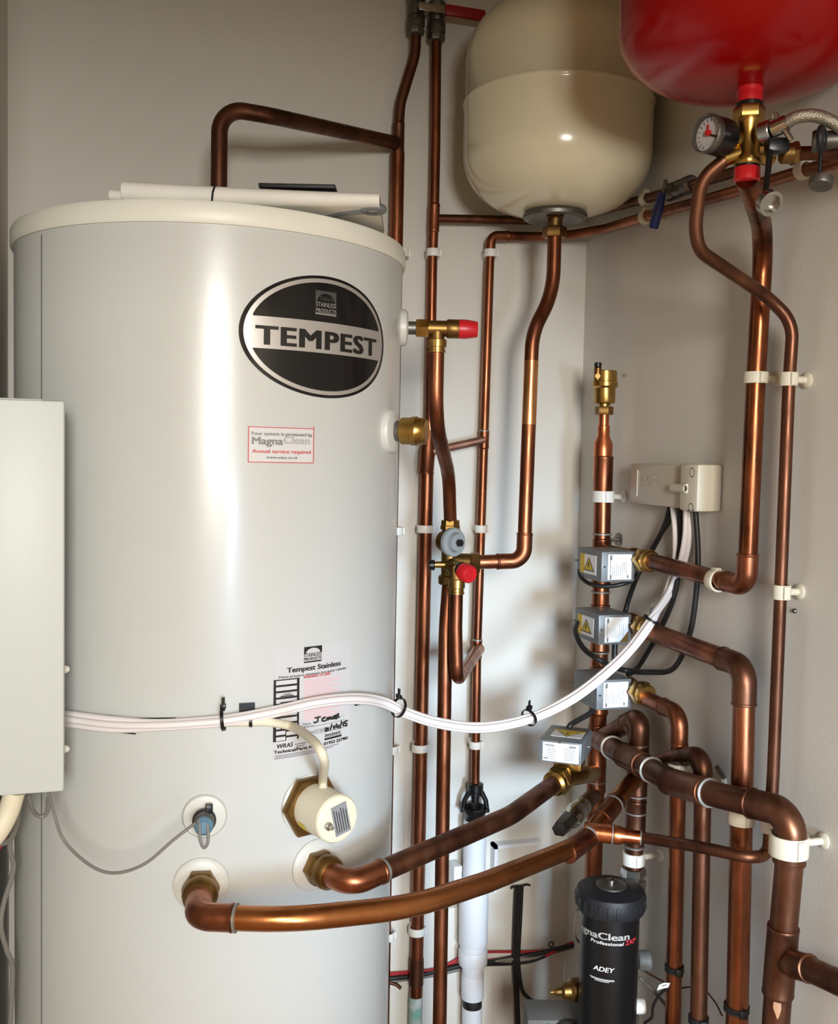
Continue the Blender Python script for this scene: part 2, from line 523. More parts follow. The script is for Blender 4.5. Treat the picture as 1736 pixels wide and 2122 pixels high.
def washer(px, py, rpx, t=.005, hole=0.0, name='collar', off=0.0):
    c = Cc(px, py)
    n = V((c.x - CYX, c.y - CYY, 0)).normalized()
    r = rpx * (c - CAM).dot(FWD) / FPX
    prof = [(0, -.02), (r * .98, -.02), (r, -.004), (r, t * .35), (r * .93, t * .8), (r * .7, t), (r * .45, t * 1.2), (0, t * 1.2)]
    cyl.part(name, MB().lathe(prof, c, n, 40), 'washer')
    return c, n, r
sens_c, sens_n, _ = washer(424, 1690, 46)
low_c, low_n, _ = washer(417, 1832, 57)
up_c, up_n, _ = washer(651, 1792, 54)
mag_c, mag_n, _ = washer(806, 893, 46, .008)
aT = math.radians(-13)
tp_c = cylp(aT, D(838, 680, 1.31).z); tp_n = V((math.cos(aT), math.sin(aT), 0))
cyl.part('collar', MB().lathe([(0, -.03), (.024, -.03), (.024, .006), (.02, .009), (0, .009)], tp_c, tp_n, 40), 'washer')
imm_c, imm_n, _ = washer(638, 1665, 62, .004)

# ---- oval badge
aL, aR = az(Cc(494, 695)), az(Cc(794, 695))
ac, ah = (aL + aR) / 2, (aR - aL) / 2
zc = Cc(655, 697).z
zh = (Cc(655, 569).z - Cc(655, 823).z) / 2
def strip(mb, us, lo, hi, off):
    vs, fs = [], []
    for u in us:
        vs += [cylp(ac + ah * u, zc + zh * lo(u), off), cylp(ac + ah * u, zc + zh * hi(u), off)]
    for k in range(len(us) - 1):
        fs.append((2 * k, 2 * k + 2, 2 * k + 3, 2 * k + 1))
    return mb.add(vs, fs)
def ell(k, n=64):
    return [k * math.sin(PI / 2 * (-1 + 2 * i / n)) for i in range(n + 1)]
def eh(k, sy=1.0):
    return lambda u: k * sy * math.sqrt(max(0, 1 - (u / k) ** 2))
badge = cyl.part('badge', strip(MB(), ell(1.0), lambda u: -eh(1.0)(u), eh(1.0), .0006), 'oval')
cyl.part('badge_band', strip(MB(), ell(.952), lambda u: -eh(.952)(u), eh(.952), .0009), 'silver', badge)
mb = MB()
f = eh(.90, .985)
b0 = .245
us = [u for u in ell(.90, 80) if f(u) > b0]
strip(mb, us, lambda u: b0, f, .0012)
us = [u for u in ell(.90, 80) if f(u) > b0 + .02]
strip(mb, us, lambda u: -f(u), lambda u: -b0 - .02, .0012)
cyl.part('badge_field', mb, 'oval', badge)
mb = MB()
cyl_text(mb, 'TEMPEST', 531, 712, 776, 38, .0014, .04, sp=1.1)
cyl.part('badge_lettering', mb, 'print', badge)
mb = MB()
cyl_rect(mb, 652, 651, 695, 4, .0014)
cyl_text(mb, 'STAINLESS', 653, 634, 695, 9, .0014, .02)
cyl_text(mb, 'PRODUCTS', 653, 646, 695, 8, .0014, .03)
cyl.part('badge_small_print', mb, 'printg', badge)
mb = MB()
def arch_emblem(mb, pl, pt, pr, pb, off):
    """square emblem with an arch cut out of it"""
    A0, A1 = az(Cc(pl, pb)), az(Cc(pr, pb))
    z0, z1 = Cc(pl, pb).z, Cc(pl, pt).z
    vs, fs = [], []
    n = 24
    for k in range(n + 1):
        u = -1 + 2 * k / n
        lo = z0 + (z1 - z0) * (.78 * math.sqrt(max(0, 1 - (u / .82) ** 2)))
        vs += [cylp(A0 + (A1 - A0) * k / n, lo, off), cylp(A0 + (A1 - A0) * k / n, z1, off)]
    return mb.add(vs, [(2 * k, 2 * k + 2, 2 * k + 3, 2 * k + 1) for k in range(n)])
arch_emblem(mb, 652, 601, 695, 624, .0014)
cyl_text(mb, 'Telford', 660, 622, 688, 8, .0014, .0)
cyl.part('badge_emblem', mb, 'printd', badge)

# ---- service sticker
mb = MB(); cyl_rect(mb, 513, 958, 649, 75, .0006)
stk = cyl.part('service_sticker', mb, 'labelc')
mb = MB()
cyl_rect(mb, 513, 958, 649, 1.6, .0009); cyl_rect(mb, 513, 885, 649, 1.6, .0009)
cyl_rect(mb, 513, 958, 515, 74, .0009, 1); cyl_rect(mb, 647.4, 958, 649, 74, .0009, 1)
cyl_text(mb, 'Annual service required', 522, 938, 643, 7.5, .001, .02)
cyl.part('sticker_red_print', mb, 'printr', stk)
mb = MB()
cyl_text(mb, 'Your system is protected by', 519, 901, 646, 7, .001, .004)
cyl.part('sticker_small_print', mb, 'print', stk)
mb = MB()
cyl_text(mb, 'www.adey.co.uk', 551, 950, 616, 5.5, .001, .004)
cyl.part('sticker_small_print', mb, 'print', stk)
mb = MB()
cyl_text(mb, 'Magna', 522, 920, 585, 15, .001, .035)
cyl.part('sticker_name', mb, 'printg', stk)
mb = MB()
cyl_text(mb, 'Clean', 587, 919, 640, 15, .001, .035)
cyl_text(mb, '\u00ae', 639, 908, 644, 5, .001)
cyl.part('sticker_name', mb, 'printl', stk)

# ---- data sticker
mb = MB(); cyl_rect(mb, 566, 1580, 722, 238, .0005)
dat = cyl.part('data_sticker', mb, 'labeld')
def dtext(mb, s, px0, py0, px1, h, bold=.0, shear=0.0, off=.0011): cyl_text(mb, s, px0, py0, px1, h, off, bold, shear)
mb = MB()
arch_emblem(mb, 629, 1341, 666, 1356, .001)
dtext(mb, 'STAINLESS', 629, 1362, 665, 8, .015)
dtext(mb, 'PRODUCTS', 629, 1369, 665, 5.5, .035)
cyl_rect(mb, 629, 1374, 665, 3, .001)
cyl.part('maker_emblem', mb, 'print', dat)
mb = MB()
dtext(mb, 'Tempest Stainless', 594, 1394, 704, 10.5, .034)
cyl.part('data_title', mb, 'print', dat)
mb = MB()
dtext(mb, 'Mains pressure domestic hot water cylinder', 577, 1406, 716, 5, .012)
cyl.part('data_subtitle', mb, 'print', dat)
mb = MB()
dtext(mb, 'WRAS', 573, 1551, 606, 9, .03, .15)
cyl.part('approval_print', mb, 'print', dat)
mb = MB()
dtext(mb, 'Technical/Parts hotline 01952 257981', 567, 1562, 718, 6.5, .04)
cyl.part('helpline_print', mb, 'print', dat)
mb = MB()
dtext(mb, 'Name', 627, 1503, 643, 5, .0); dtext(mb, 'Address', 627, 1509, 649, 5, .0)
cyl.part('form_print', mb, 'print', dat)
mb = MB()
dtext(mb, 'Installation date', 632, 1521, 670, 4, .0)
cyl.part('form_print', mb, 'print', dat)
mb = MB()
dtext(mb, 'benchmark', 672, 1526, 704, 6, .02, .2)
cyl_rect(mb, 671, 1534, 706, 4, .001)
cyl_rect(mb, 671, 1528, 706, .8, .0011); cyl_rect(mb, 671, 1517, 706, .8, .0011)
cyl.part('scheme_logo', mb, 'print', dat)
mb = MB()
for k in range(4):
    cyl_rect(mb, 650, 1497 + 8 * k, 712, .6, .001)
cyl.part('form_line', mb, 'print', dat)
mb = MB()
for k in range(3):
    cyl_rect(mb, 568, 1567 + 3.2 * k, 700 - 12 * k, .9, .001)
cyl.part('fine_print', mb, 'print', dat)
mb = MB()
cyl_rect(mb, 610, 1543, 634, 1.2, .001); cyl_rect(mb, 612, 1547, 630, 1.2, .001)
cyl.part('approval_print', mb, 'print', dat)
mb = MB()
mb = MB()
cyl_rect(mb, 565, 1538, 618, 130, .0009)
tab = cyl.part('data_table', mb, 'print', dat)
mb = MB()
yy = 1411
for hgt, split in ((9, 1), (8, 0), (9, 0), (9, 0), (9, 0), (9, 0), (9, 0), (9, 0), (8, 1), (8, 1)):
    yy += hgt
    if split and yy > 1500:
        cyl_rect(mb, 571, yy, 590, hgt, .0013); cyl_rect(mb, 592, yy, 614, hgt, .0013)
    else:
        cyl_rect(mb, 571, yy, 614, hgt, .0013)
    yy += 4.2
cyl.part('table_cell', mb, 'labeld', dat)
mb = MB()
for yb in (1444, 1457, 1511): cyl_rect(mb, 580, yb, 607, 2.2, .0015)
dtext(mb, '3 BAR', 585, 1440.5, 602, 3.5, .02, 0, .0016)
cyl.part('table_entry', mb, 'print', dat)
mb = MB()
dtext(mb, 'WARNING TO USER', 628, 1406, 683, 5.5, .03)
cyl.part('warning_print', mb, 'printr', dat)
mb = MB()
for k in range(22):
    if k in (12,): continue
    cyl_rect(mb, 628, 1412 + 3.9 * k, 628 + (78 if k % 3 else 60) - (k % 5) * 2, 1.6, .001)
cyl.part('warning_small_print', mb, 'pink', dat)
# handwriting, as pen strokes
def pen(mb, strokes, r=.0009):
    for st in strokes:
        pts = [Cc(x, y, .0014) for x, y in st]
        mb.sweep(catmull(pts, 4) if len(pts) > 2 else pts, r, 6)
mb = MB()
pen(mb, [[(652, 1488), (664, 1485)], [(659, 1486), (658, 1494), (653, 1498), (650, 1496)],
         [(669, 1493), (667, 1490), (672, 1488)], [(674, 1486), (668, 1489), (668, 1494), (674, 1494)],
         [(676, 1494), (678, 1486)], [(680, 1493), (681, 1486), (683, 1490), (685, 1485), (686, 1491)],
         [(688, 1489), (690, 1485), (692, 1488), (689, 1490), (688, 1489)], [(693, 1490), (693, 1483), (697, 1484), (693, 1486), (697, 1490)],
         [(702, 1479), (698, 1481), (699, 1484), (698, 1487), (703, 1486)], [(699, 1483), (702, 1482)],
         [(674, 1509), (677, 1509), (677, 1514), (674, 1514), (674, 1509)], [(680, 1508), (680, 1514)], [(684, 1513), (688, 1500)],
         [(691, 1505), (694, 1505), (693, 1509), (691, 1509), (691, 1505)], [(698, 1499), (696, 1505), (700, 1508), (702, 1504), (697, 1504)],
         [(704, 1510), (708, 1494)], [(711, 1496), (711, 1505)], [(720, 1493), (715, 1495), (714, 1499), (718, 1499), (718, 1504), (714, 1504)]])
cyl.part('handwriting', mb, 'print', dat)

# ================================================================== things on top of the cylinder
zt = ZL1 + .002
def at_z(px, py, z):
    r = ray(px, py)
    return CAM + r * ((z - CAM.z) / r.z)
PL, PR = D(250, 405, 1.085), D(786, 405, 1.085)
ex = V((PR.x - PL.x, PR.y - PL.y, 0)); plen = ex.length; ex.normalize()
ey = V((-ex.y, ex.x, 0))
def sheet(o, L, Wd, th, curl, capped=True):
    """folded brochure: the rounded fold at the front, opening slightly to the back"""
    mb = MB()
    n = 10
    sec = [(Wd, 0.0)] + [(th / 2 - th / 2 * math.sin(PI * k / n), th / 2 - th / 2 * math.cos(PI * k / n)) for k in range(n + 1)] + [(Wd, th * .45)]
    m = 12
    vs, fs = [], []
    for i in range(m + 1):
        u = i / m
        for a, b in sec:
            vs.append(o + ex * (u * L) + ey * a + Z_ * (b * (1 - .35 * u) + curl * (u - .5) ** 2))
    k = len(sec)
    for i in range(m):
        for j in range(k - 1):
            fs.append((i * k + j, i * k + j + 1, (i + 1) * k + j + 1, (i + 1) * k + j))
    if not capped: return mb.add(vs, fs)
    fs += [tuple(range(k)), tuple(reversed(range(m * k, m * k + k)))]
    return mb.add(vs, fs)
o1 = V((PL.x, PL.y, ZL1 + .006))
bro = Thing('folded_brochure', 'white folded brochure with dark band lying on front of the cylinder lid', 'paper', o1)
bro.part('sheet', sheet(o1, plen, .16, .0225, .004, False), 'paper')
c = o1 + ex * (plen * .36)
bro.part('band', MB().sweep([c + ey * .03 + Z_ * .0207, c - ey * .0006 + ey * .004 + Z_ * .0195 + ex * .0005, c - ey * .0012 + Z_ * .0105 - ex * .001, c + ey * .004 - Z_ * .0003 - ex * .003], .0012, 8), 'print')
o2 = o1 - ex * .018 + ey * .016 + Z_ * .004
solo('paper_leaflet', sheet(o2, .22, .11, .0125, .003), 'paper', 'white paper leaflet sticking out at the left behind the folded brochure', 'paper')
o3 = o1 + ex * .035 + ey * .022
solo('black_folder', MB().box(o3 + ex * .05 + ey * .075 + Z_ * .0226, ex, ey, Z_, .07, .06, .0012, .0005), 'black', 'thin black folder lying on top of the white brochure', 'folder')
o4 = D(622, 372, 1.12)
solo('black_marker_case', MB().box(V((o4.x, o4.y, o1.z + .0218)), ex, ey, Z_, .042, .03, .0022, .001), 'blackm', 'flat black case on the papers nearest the riser pipe', 'case')
# dark hand tool poking out under the paper
tl = Thing('hand_tool', 'dark grey metal hand tool lying under right end of the brochure', 'tool', D(745, 425, 1.10))
q = D(745, 422, 1.11); q.z = ZL1 + .0085
mb = MB().sweep([q - ex * .06 + ey * .05, q - ex * .02 + ey * .012, q + ex * .004], [.005, .005, .006], 12)
tl.part('shaft', mb, 'zinc')
tl.part('jaw', MB().torus(q + ex * .015, Z_, .011, .0045, 24, 10), 'zinc')

# ================================================================== left control box and its cables
bx1 = D(133, 1240, 0.985)
zb0 = D(133, 1648, .985).z; zb1 = D(133, 832, .985).z
cb = Thing('control_box', 'large cream white metal control box fixed to the left wall before the cylinder', 'control box', (LX, bx1.y, zb0))
cb.part('casing', MB().abox(LX, bx1.x - .003, bx1.y + .006, bx1.y + .085, zb0 + .002, zb1 - .003, .002), 'box')
cb.part('cover', MB().abox(LX, bx1.x, bx1.y, bx1.y + .012, zb0, zb1, .0025), 'box')
for yy in (1390, 1559):
    p = V((bx1.x - .004, bx1.y + .05, D(138, yy, 1.03).z))
    cb.part('cover_screw', MB().lathe([(.004, 0), (.004, .004), (.002, .007), (0, .007)], p, X_, 14), 'clip')
p = V((bx1.x - .05, bx1.y + .035, zb1 - .004))
cb.part('hinge_lug', MB().box(p, X_, Y_, Z_, .03, .02, .006, .002), 'box')

def cable(label, pts, r, mat, cat='cable', name='cable', group=None, sm=8, seg=12):
    return solo(name, MB().sweep(catmull(pts, sm), r, seg), mat, label, cat, group)
yb = bx1.y + .045
# probe cable from under the box to the sensor pocket
sp = sens_c + sens_n * .034
pts = [V((bx1.x - .022, yb, zb0 + .01)), D(112, 1685, 1.01), D(135, 1745, 1.01), D(190, 1795, 1.0), D(240, 1809, .995), D(300, 1790, .995), D(360, 1740, 1.0), D(402, 1708, 1.005), D(412, 1703, 1.00)]
cable('thin grey probe cable drooping from control box across cylinder to the sensor pocket', pts, .0016, 'gcable')
pts = [D(60, 1652, 1.03), D(70, 1682, 1.02), D(85, 1692, 1.015), D(98, 1682, 1.02), D(100, 1652, 1.03)]
cable('small grey cable loop hanging below the right corner of the control box', pts, .0022, 'gcable')
pts = [D(38, 1650, 1.05), D(36, 1700, 1.06), D(20, 1740, 1.07), D(-15, 1753, 1.07)]
cable('grey cable curving left just under the control box', pts, .003, 'gcable')
pts = [D(30, 1650, 1.10), D(20, 1750, 1.11), D(28, 1800, 1.12), D(8, 1870, 1.12), D(2, 1920, 1.12), D(14, 1970, 1.13), D(26, 2010, 1.14), D(20, 2140, 1.15)]
cable('wavy grey cable hanging down the gap left of the cylinder', pts, .0028, 'gcable')
pts = [D(30, 1640, 1.0), D(18, 1680, 1.0), D(-6, 1725, .995), D(-40, 1760, .99)]
cable('thick cream cable at the left edge under the control box', pts, .0105, 'cream')
pts = [D(14, 1690, 1.10), D(8, 1705, 1.10), D(5, 1735, 1.10), D(-10, 1760, 1.10)]
cable('short red cable behind the thick cream cable', pts, .005, 'rcable')

# sensor pocket
sn = Thing('sensor_pocket', 'small chrome and blue grey sensor pocket on white collar in cylinder front', 'sensor', sens_c)
sn.part('sleeve', MB().lathe([(.009, 0), (.011, .006), (.011, .022), (.0095, .024)], sens_c + sens_n * .004, sens_n, 24), 'steel')
sn.part('clamp', MB().lathe([(.0118, 0), (.0126, .001), (.0126, .005), (.0118, .006)], sens_c + sens_n * .012, sens_n, 24), 'black')
q = sens_c + sens_n * .015 + Z_ * .013 + X_ * .005
sn.part('clamp_head', MB().box(q, X_, sens_n, Z_, .004, .004, .004, .001), 'black')
sn.part('plug', MB().lathe([(.0098, 0), (.0098, .006), (.006, .010), (0, .010)], sens_c + sens_n * .027, sens_n, 24), 'bluer')
q = sens_c + sens_n * .036
sn.part('cable_loop', MB().sweep(catmull([q - X_ * .004 + Z_ * .004, q - X_ * .003 - Z_ * .012 + sens_n * .004, q + X_ * .001 - Z_ * .02 + sens_n * .004, q + X_ * .005 - Z_ * .013 + sens_n * .004, q + X_ * .004 + Z_ * .004], 8), .0016, 10), 'gcable')

# immersion heater
im = Thing('immersion_heater', 'round cream capped immersion heater with hexagonal brass flange on the cylinder', 'heater', imm_c)
n = imm_n
im.part('flange', MB().hexn(imm_c + n * .002, imm_c + n * .014, .037, .003), 'brassd')
hp = imm_c + n * .012
Rc = .0265
im.part('cover', MB().lathe([(Rc, 0), (Rc, .046), (Rc - .0015, .0485), (Rc - .004, .0495), (0, .0495)], hp, n, 48), 'cream', smooth=30)
fx = V((-n.y, n.x, 0)); fz = Z_
if fx.dot(RIGHT) < 0: fx = -fx
fo = hp + n * .0500
t1 = fx * math.cos(.22) + fz * math.sin(.22); t2 = fz * math.cos(.22) - fx * math.sin(.22)
lb = fo + fx * .003
pl = im.part('rating_plate', MB().plate([lb - t1 * .010 - t2 * .017, lb + t1 * .010 - t2 * .017, lb + t1 * .010 + t2 * .017, lb - t1 * .010 + t2 * .017], n, .0005), 'tape')
mb = MB()
for k in range(6):
    b = lb + n * .0008 - t1 * (.008 - .003 * k)
    mb.plate([b - t2 * .014, b - t2 * .014 + t1 * .0009, b + t2 * (.013 - .002 * (k % 3)) + t1 * .0009, b + t2 * (.013 - .002 * (k % 3))], n, .0001)
im.part('rating_print', mb, 'print', pl)
im.part('screw', MB().lathe([(.0045, 0), (.0045, .003), (.0022, .0035), (.0022, .009), (0, .0095)], fo - fx * .014 - fz * .004, n, 16), 'chrome')
ang = [math.radians(200 + 7 * k) for k in range(8)]
vs, fs = [], []
for a in ang:
    d = fx * math.cos(a) + fz * math.sin(a)
    vs += [hp + n * .006 + d * (Rc + .0004), hp + n * .020 + d * (Rc + .0004)]
im.part('warning_tape', MB().add(vs, [(2 * k, 2 * k + 2, 2 * k + 3, 2 * k + 1) for k in range(7)]), 'yellow')
top = hp + n * .018 + Z_ * (Rc - .002)
pts = [top, top + Z_ * .012, D(671, 1575, .985), D(650, 1537, .995), Cc(610, 1508, .012), Cc(560, 1497, .0065), Cc(510, 1496, .0055), Cc(440, 1498, .005), Cc(380, 1500, .005)]
cable('cream flex curving down from the white cable bundle into the immersion heater', pts, .0049, 'cream')

# boss nuts and the two primary pipes
def boss_nut(c, n, label, r=.0185, thr=.004):
    t = Thing('compression_fitting', label, 'pipe fitting', c)
    t.part('union', MB().hexn(c + n * .004, c + n * .018, r * 1.08), 'brassd')
    t.part('nut', MB().lathe([(r * .8, .018), (r, .02), (r * 1.04, .026), (r * 1.0, .032), (r * .8, .036)], c, n, 28), 'brassd')
    return t
boss_nut(low_c, low_n, 'dull brass compression fitting on the lowest collar of the cylinder')
boss_nut(up_c, up_n, 'dull brass compression fitting on collar below the immersion heater')
RP = .0124
k0 = low_c + low_n * .02; k1 = low_c + low_n * .078
k2 = D(600, 1903, 1.0); k3 = D(850, 1880, 1.07); k4 = D(1005, 1829, 1.17); k5 = D(1205, 1749, 1.33); k6 = D(1322, 1605, 1.475)
k2.z = k1.z + (k2.z - k1.z) * .7
pipe_run('long golden copper pipe sweeping from lowest cylinder fitting up to the pipe cluster', [k0, k1, k2, k3, k4, k5, k6], RP, [0, .02, .12, .3, .3, .12, 0], 'copy', elbows=[1],
         fits=[(D(1205, 1749, 1.33), .075, 'tee'), (D(1255, 1680, 1.4), .05, 'coupling')], rings=[k1 + (k2 - k1).normalized() * .04, D(1222, 1735, 1.345), D(1268, 1668, 1.41)], fmat='cop')
u0 = up_c + up_n * .02; u1 = up_c + up_n * .068
u2 = D(1058, 1690, 1.30); u3 = D(1165, 1612, 1.42)
pipe_run('copper pipe rising from the upper cylinder collar to the lowest motor valve', [u0, u1, u2, u3], RP, [0, .03, .2, 0], 'copd', elbows=[1], fmat='cop',
         rings=[u1 + (u2 - u1).normalized() * .05])

# capped brass stub and pressure relief valve on the cylinder side
bs = Thing('blanking_cap', 'brass blanking cap on white collar at right edge of the cylinder', 'pipe fitting', mag_c)
bs.part('stub', MB().lathe([(.0125, 0), (.0125, .018)], mag_c, mag_n, 28), 'steel')
bs.part('cap', MB().lathe([(.0135, .015), (.0165, .017), (.0165, .029), (.0178, .03), (.0178, .036), (.0165, .0375), (.0158, .046), (.0135, .048), (0, .048)], mag_c, mag_n, 28), 'brass')
tv = Thing('relief_valve', 'brass relief valve with red cap on the upper right side of the cylinder', 'valve', tp_c)
d = (V((RIGHT.x, RIGHT.y, 0))).normalized()
d = (d * .75 + tp_n * .25).normalized()
q0 = tp_c + d * .004
tv.part('nipple', MB().cyl(q0, q0 + d * .022, .0086), 'steel')
tv.part('nut', MB().hexn(q0 + d * .016, q0 + d * .032, .0125), 'brass')
tc_ = q0 + d * .044
mb = MB().cyl(q0 + d * .03, q0 + d * .072, .0105, 24, .001).cyl(tc_, tc_ - Z_ * .018, .0095).lathe([(.0115, .056), (.0125, .058), (.0125, .071), (.0115, .073)], q0, d, 24)
tv.part('body', mb, 'brassd')
tv.part('outlet_nut', MB().lathe([(.0115, 0), (.0125, .001), (.0125, .010), (.0105, .0105), (.0105, .014), (.0115, .0145), (.0115, .017), (.01, .0175)], tc_ - Z_ * .014, -Z_, 24), 'brass')
tv.part('cap', MB().lathe([(.0125, .072), (.0128, .08), (.0105, .0955), (.0095, .0965), (0, .0965)], q0, d, 20), 'red')

# ================================================================== back wall pipes
rr = .0105
# riser behind the cylinder with the loop to the lid
ra = [B(861, 62, .03), B(861, 110, .03), B(829, 215, .03), B(826, 262, .03)]
pv = B(824, 292, .03)
ra += [V((pv.x + .001, pv.y, 1.2)), V((pv.x + .004, pv.y, 0))]
ris = pipe_run('copper riser pipe behind right edge of the cylinder, rising to the red lever valve', ra, .0085, .1, 'copd', fits=[(B(826, 288, .03), .05, 'tee')])
ris.part('riser', MB().sweep([B(824, 315, .03), V((pv.x + .001, pv.y, 1.2)), V((pv.x + .004, pv.y, .0))], .0112, 22), 'cop')
lp = [B(822, 297, .03), D(560, 240, 1.33), D(455, 222, 1.3), D(457, 420, 1.3)]
lp[3] = V((lp[2].x, lp[2].y, ZL1))
pipe_run('brown looped copper pipe bending from the riser tee down into cylinder lid', lp, .0108, [0, .05, .062, 0], 'copd')
# middle pipe with reducing tee
b2 = B(890, 885, .03); b3 = B(884, 960, .03)
bp = [B(904, 70, .03), B(902, 300, .03), B(899, 450, .03), B(896, 530, .03), b2]
mid = pipe_run('straight thin copper pipe on back wall left of the cream vessel, widening lower down', bp + [B(884, 960, .03), B(872, 1500, .03), B(861, 2110, .03), floor_under(B(860, 2122, .03))], .0082, .3, 'cop', fits=[(B(899, 452, .03), .045, 'tee')])
mid.part('lower_pipe', MB().sweep([B(885, 950, .03), B(873, 1500, .03), B(861, 2110, .03), floor_under(B(860, 2122, .03))], .0112, 22), 'cop')
mid.part('reducing_tee', MB().lathe([(.009, 0), (.0096, .004), (.0096, .018), (.0126, .03), (.0126, .068), (.0131, .069), (.0131, .0715), (.0122, .072)], B(889, 892, .03), B(884, 962, .03) - B(889, 892, .03), 24), 'cop')
q = B(861, 2078, .03)
mid.part('corroded_patch', MB().cyl(q + Z_ * .012, V((q.x, q.y, .3)), .0116, 22), 'verd', label='verdigris and white paint at foot of pipe')
mid.part('coupling', MB().lathe([(.0115, 0), (.0124, .001), (.0124, .045), (.0115, .046)], B(862, 2040, .03), Z_, 22), 'copd')
# branch that runs behind the vessel and along the right wall (upper)
pipe_run('upper of the two copper pipes running round the corner along the right wall', [B(900, 453, .03), B(1165, 458, .03), W(1262, 432, .03), W(1345, 410, .03), W(1560, 345, .03)], .0072, [0, .09, .09, .3, 0], 'copd')
c3 = [W(2300, 192, .03), W(1665, 354, .03), W(1540, 392, .03), W(1345, 447, .03), W(1255, 474, .03), B(1160, 491, .03), B(1017, 489, .03), B(1014, 560, .03), B(1003, 900, .03), B(988, 1345, .03), B(984, 1640, .034)]
cp = pipe_run('thin copper pipe from the right wall turning down to the black tundish', c3, .0076, [0, .2, .3, .2, .08, .08, .014, .3, .5, .5, 0], 'cop', elbows=[6], fits=[(B(1003, 911, .03), .03, 'tee'), (B(988, 1345, .03), .03, 'tee')], rings=[B(1003, 893, .03), B(988, 1326, .03)])
# flux-dulled link
pipe_run('short dull pink copper link pipe between the two thin back wall pipes', [B(893, 936, .034), B(1003, 911, .034)], .0068, 0, 'flux')
# relief discharge: from the relief valve down to the inlet control valve
ev = D(933, 1088, 1.50)
e0 = tc_ - Z_ * .028
e1 = V((e0.x, e0.y, D(905, 875, 1.35).z)); 
pipe_run('bright copper pipe bending from the relief valve down to the inlet control valve', [e0, e1, D(930, 985, 1.46), ev], .0098, [0, .09, .09, 0], 'cop')
# inlet control valve
vb = D(938, 1160, 1.50)
cv = Thing('control_valve', 'brass inlet control valve with grey knob and red cap on back wall', 'valve', vb - Z_ * .05)
zN = D(933, 1080, 1.50)
cv.part('top_nut', MB().lathe([(.0115, 0), (.0155, .001), (.0155, .006), (.0145, .007), (.0145, .014), (.0115, .015)], V((ev.x, ev.y, zN.z - .013)), Z_, 8), 'brass')
vx = V((ev.x, ev.y, 0))
bt = D(928, 1212, 1.50)
mb = MB().cyl(V((ev.x, ev.y, zN.z - .012)), V((ev.x, ev.y, bt.z)), .0125, 24, .001)
mb.lathe([(.0145, 0), (.0165, .002), (.0165, .012), (.0145, .014)], V((ev.x, ev.y, bt.z)), Z_, 24)
s0 = D(925, 1165, 1.495); s1 = D(990, 1165, 1.495)
mb.cyl(V((ev.x, ev.y, s1.z)), s1, .0125, 24, .001)
cv.part('body', mb, 'brassd')
cv.part('side_nut', MB().hexn(D(974, 1166, 1.495), D(994, 1166, 1.495), .0165), 'brassd')
bk = D(925, 1122, 1.495); fd = V((RIGHT.x, RIGHT.y, 0)).normalized() * .62 + V((-FWD.x, -FWD.y, 0)).normalized() * .76
fd.normalize()
cv.part('knob_neck', MB().cyl(bk - fd * .008, bk + fd * .016, .0155, 24, .001), 'brassd')
kb = cv.part('knob', MB().lathe([(.019, .010), (.0218, .012), (.0218, .017), (.0205, .019), (.0150, .0195), (.0130, .027), (0, .028)], bk, fd, 36), 'grey', smooth=30)
cv.part('knob_hub', MB().hexn(bk + fd * .026, bk + fd * .033, .006), 'print', kb)
rk = D(932, 1172, 1.49)
rd = (fd * .9 - Z_ * .18).normalized()
cv.part('relief_neck', MB().cyl(rk, rk + rd * .026, .011, 24, .001), 'brass')
cv.part('relief_collar', MB().cyl(rk + rd * .024, rk + rd * .031, .0135, 24, .001), 'black')
rc = cv.part('relief_cap', MB().lathe([(.0135, .03), (.0140, .036), (.0132, .046), (.0118, .0475), (.0112, .0455), (0, .0455)], rk, rd, 16), 'red')
cv.part('drain_stub', MB().cyl(D(898, 1170, 1.49), D(925, 1170, 1.49), .005), 'brass')
cv.part('drain_cap', MB().cyl(D(889, 1171, 1.49), D(901, 1171, 1.49), .0078, 20, .001), 'black')
f2 = D(946, 1205, 1.47)
cv.part('lower_outlet', MB().lathe([(.0115, 0), (.0125, .001), (.0125, .013), (.0108, .014), (.0108, .019), (.0118, .0195), (.0118, .022), (.010, .0225)], f2 + Z_ * .004, -Z_, 24), 'brass')
cv.part('outlet_arm', MB().sweep([V((ev.x, ev.y, f2.z + .02)), f2 + Z_ * .014, f2 + Z_ * .002], .0115, 20), 'brassd')
# pipes below it
g0 = V((ev.x, ev.y, bt.z + .004))
pipe_run('copper pipe dropping straight from the inlet control valve to the floor', [g0, D(923, 1300, 1.50), D(911, 2100, 1.515), floor_under(D(911, 2110, 1.515))], .0106, .5, 'cop')
jn = B(992, 1345, .034)
pipe_run('copper discharge pipe with hairpin bend under the inlet control valve', [f2 - Z_ * .012, D(944, 1300, 1.475), D(946, 1412, 1.48), jn], .0098, [0, .2, .026, 0], 'cop')

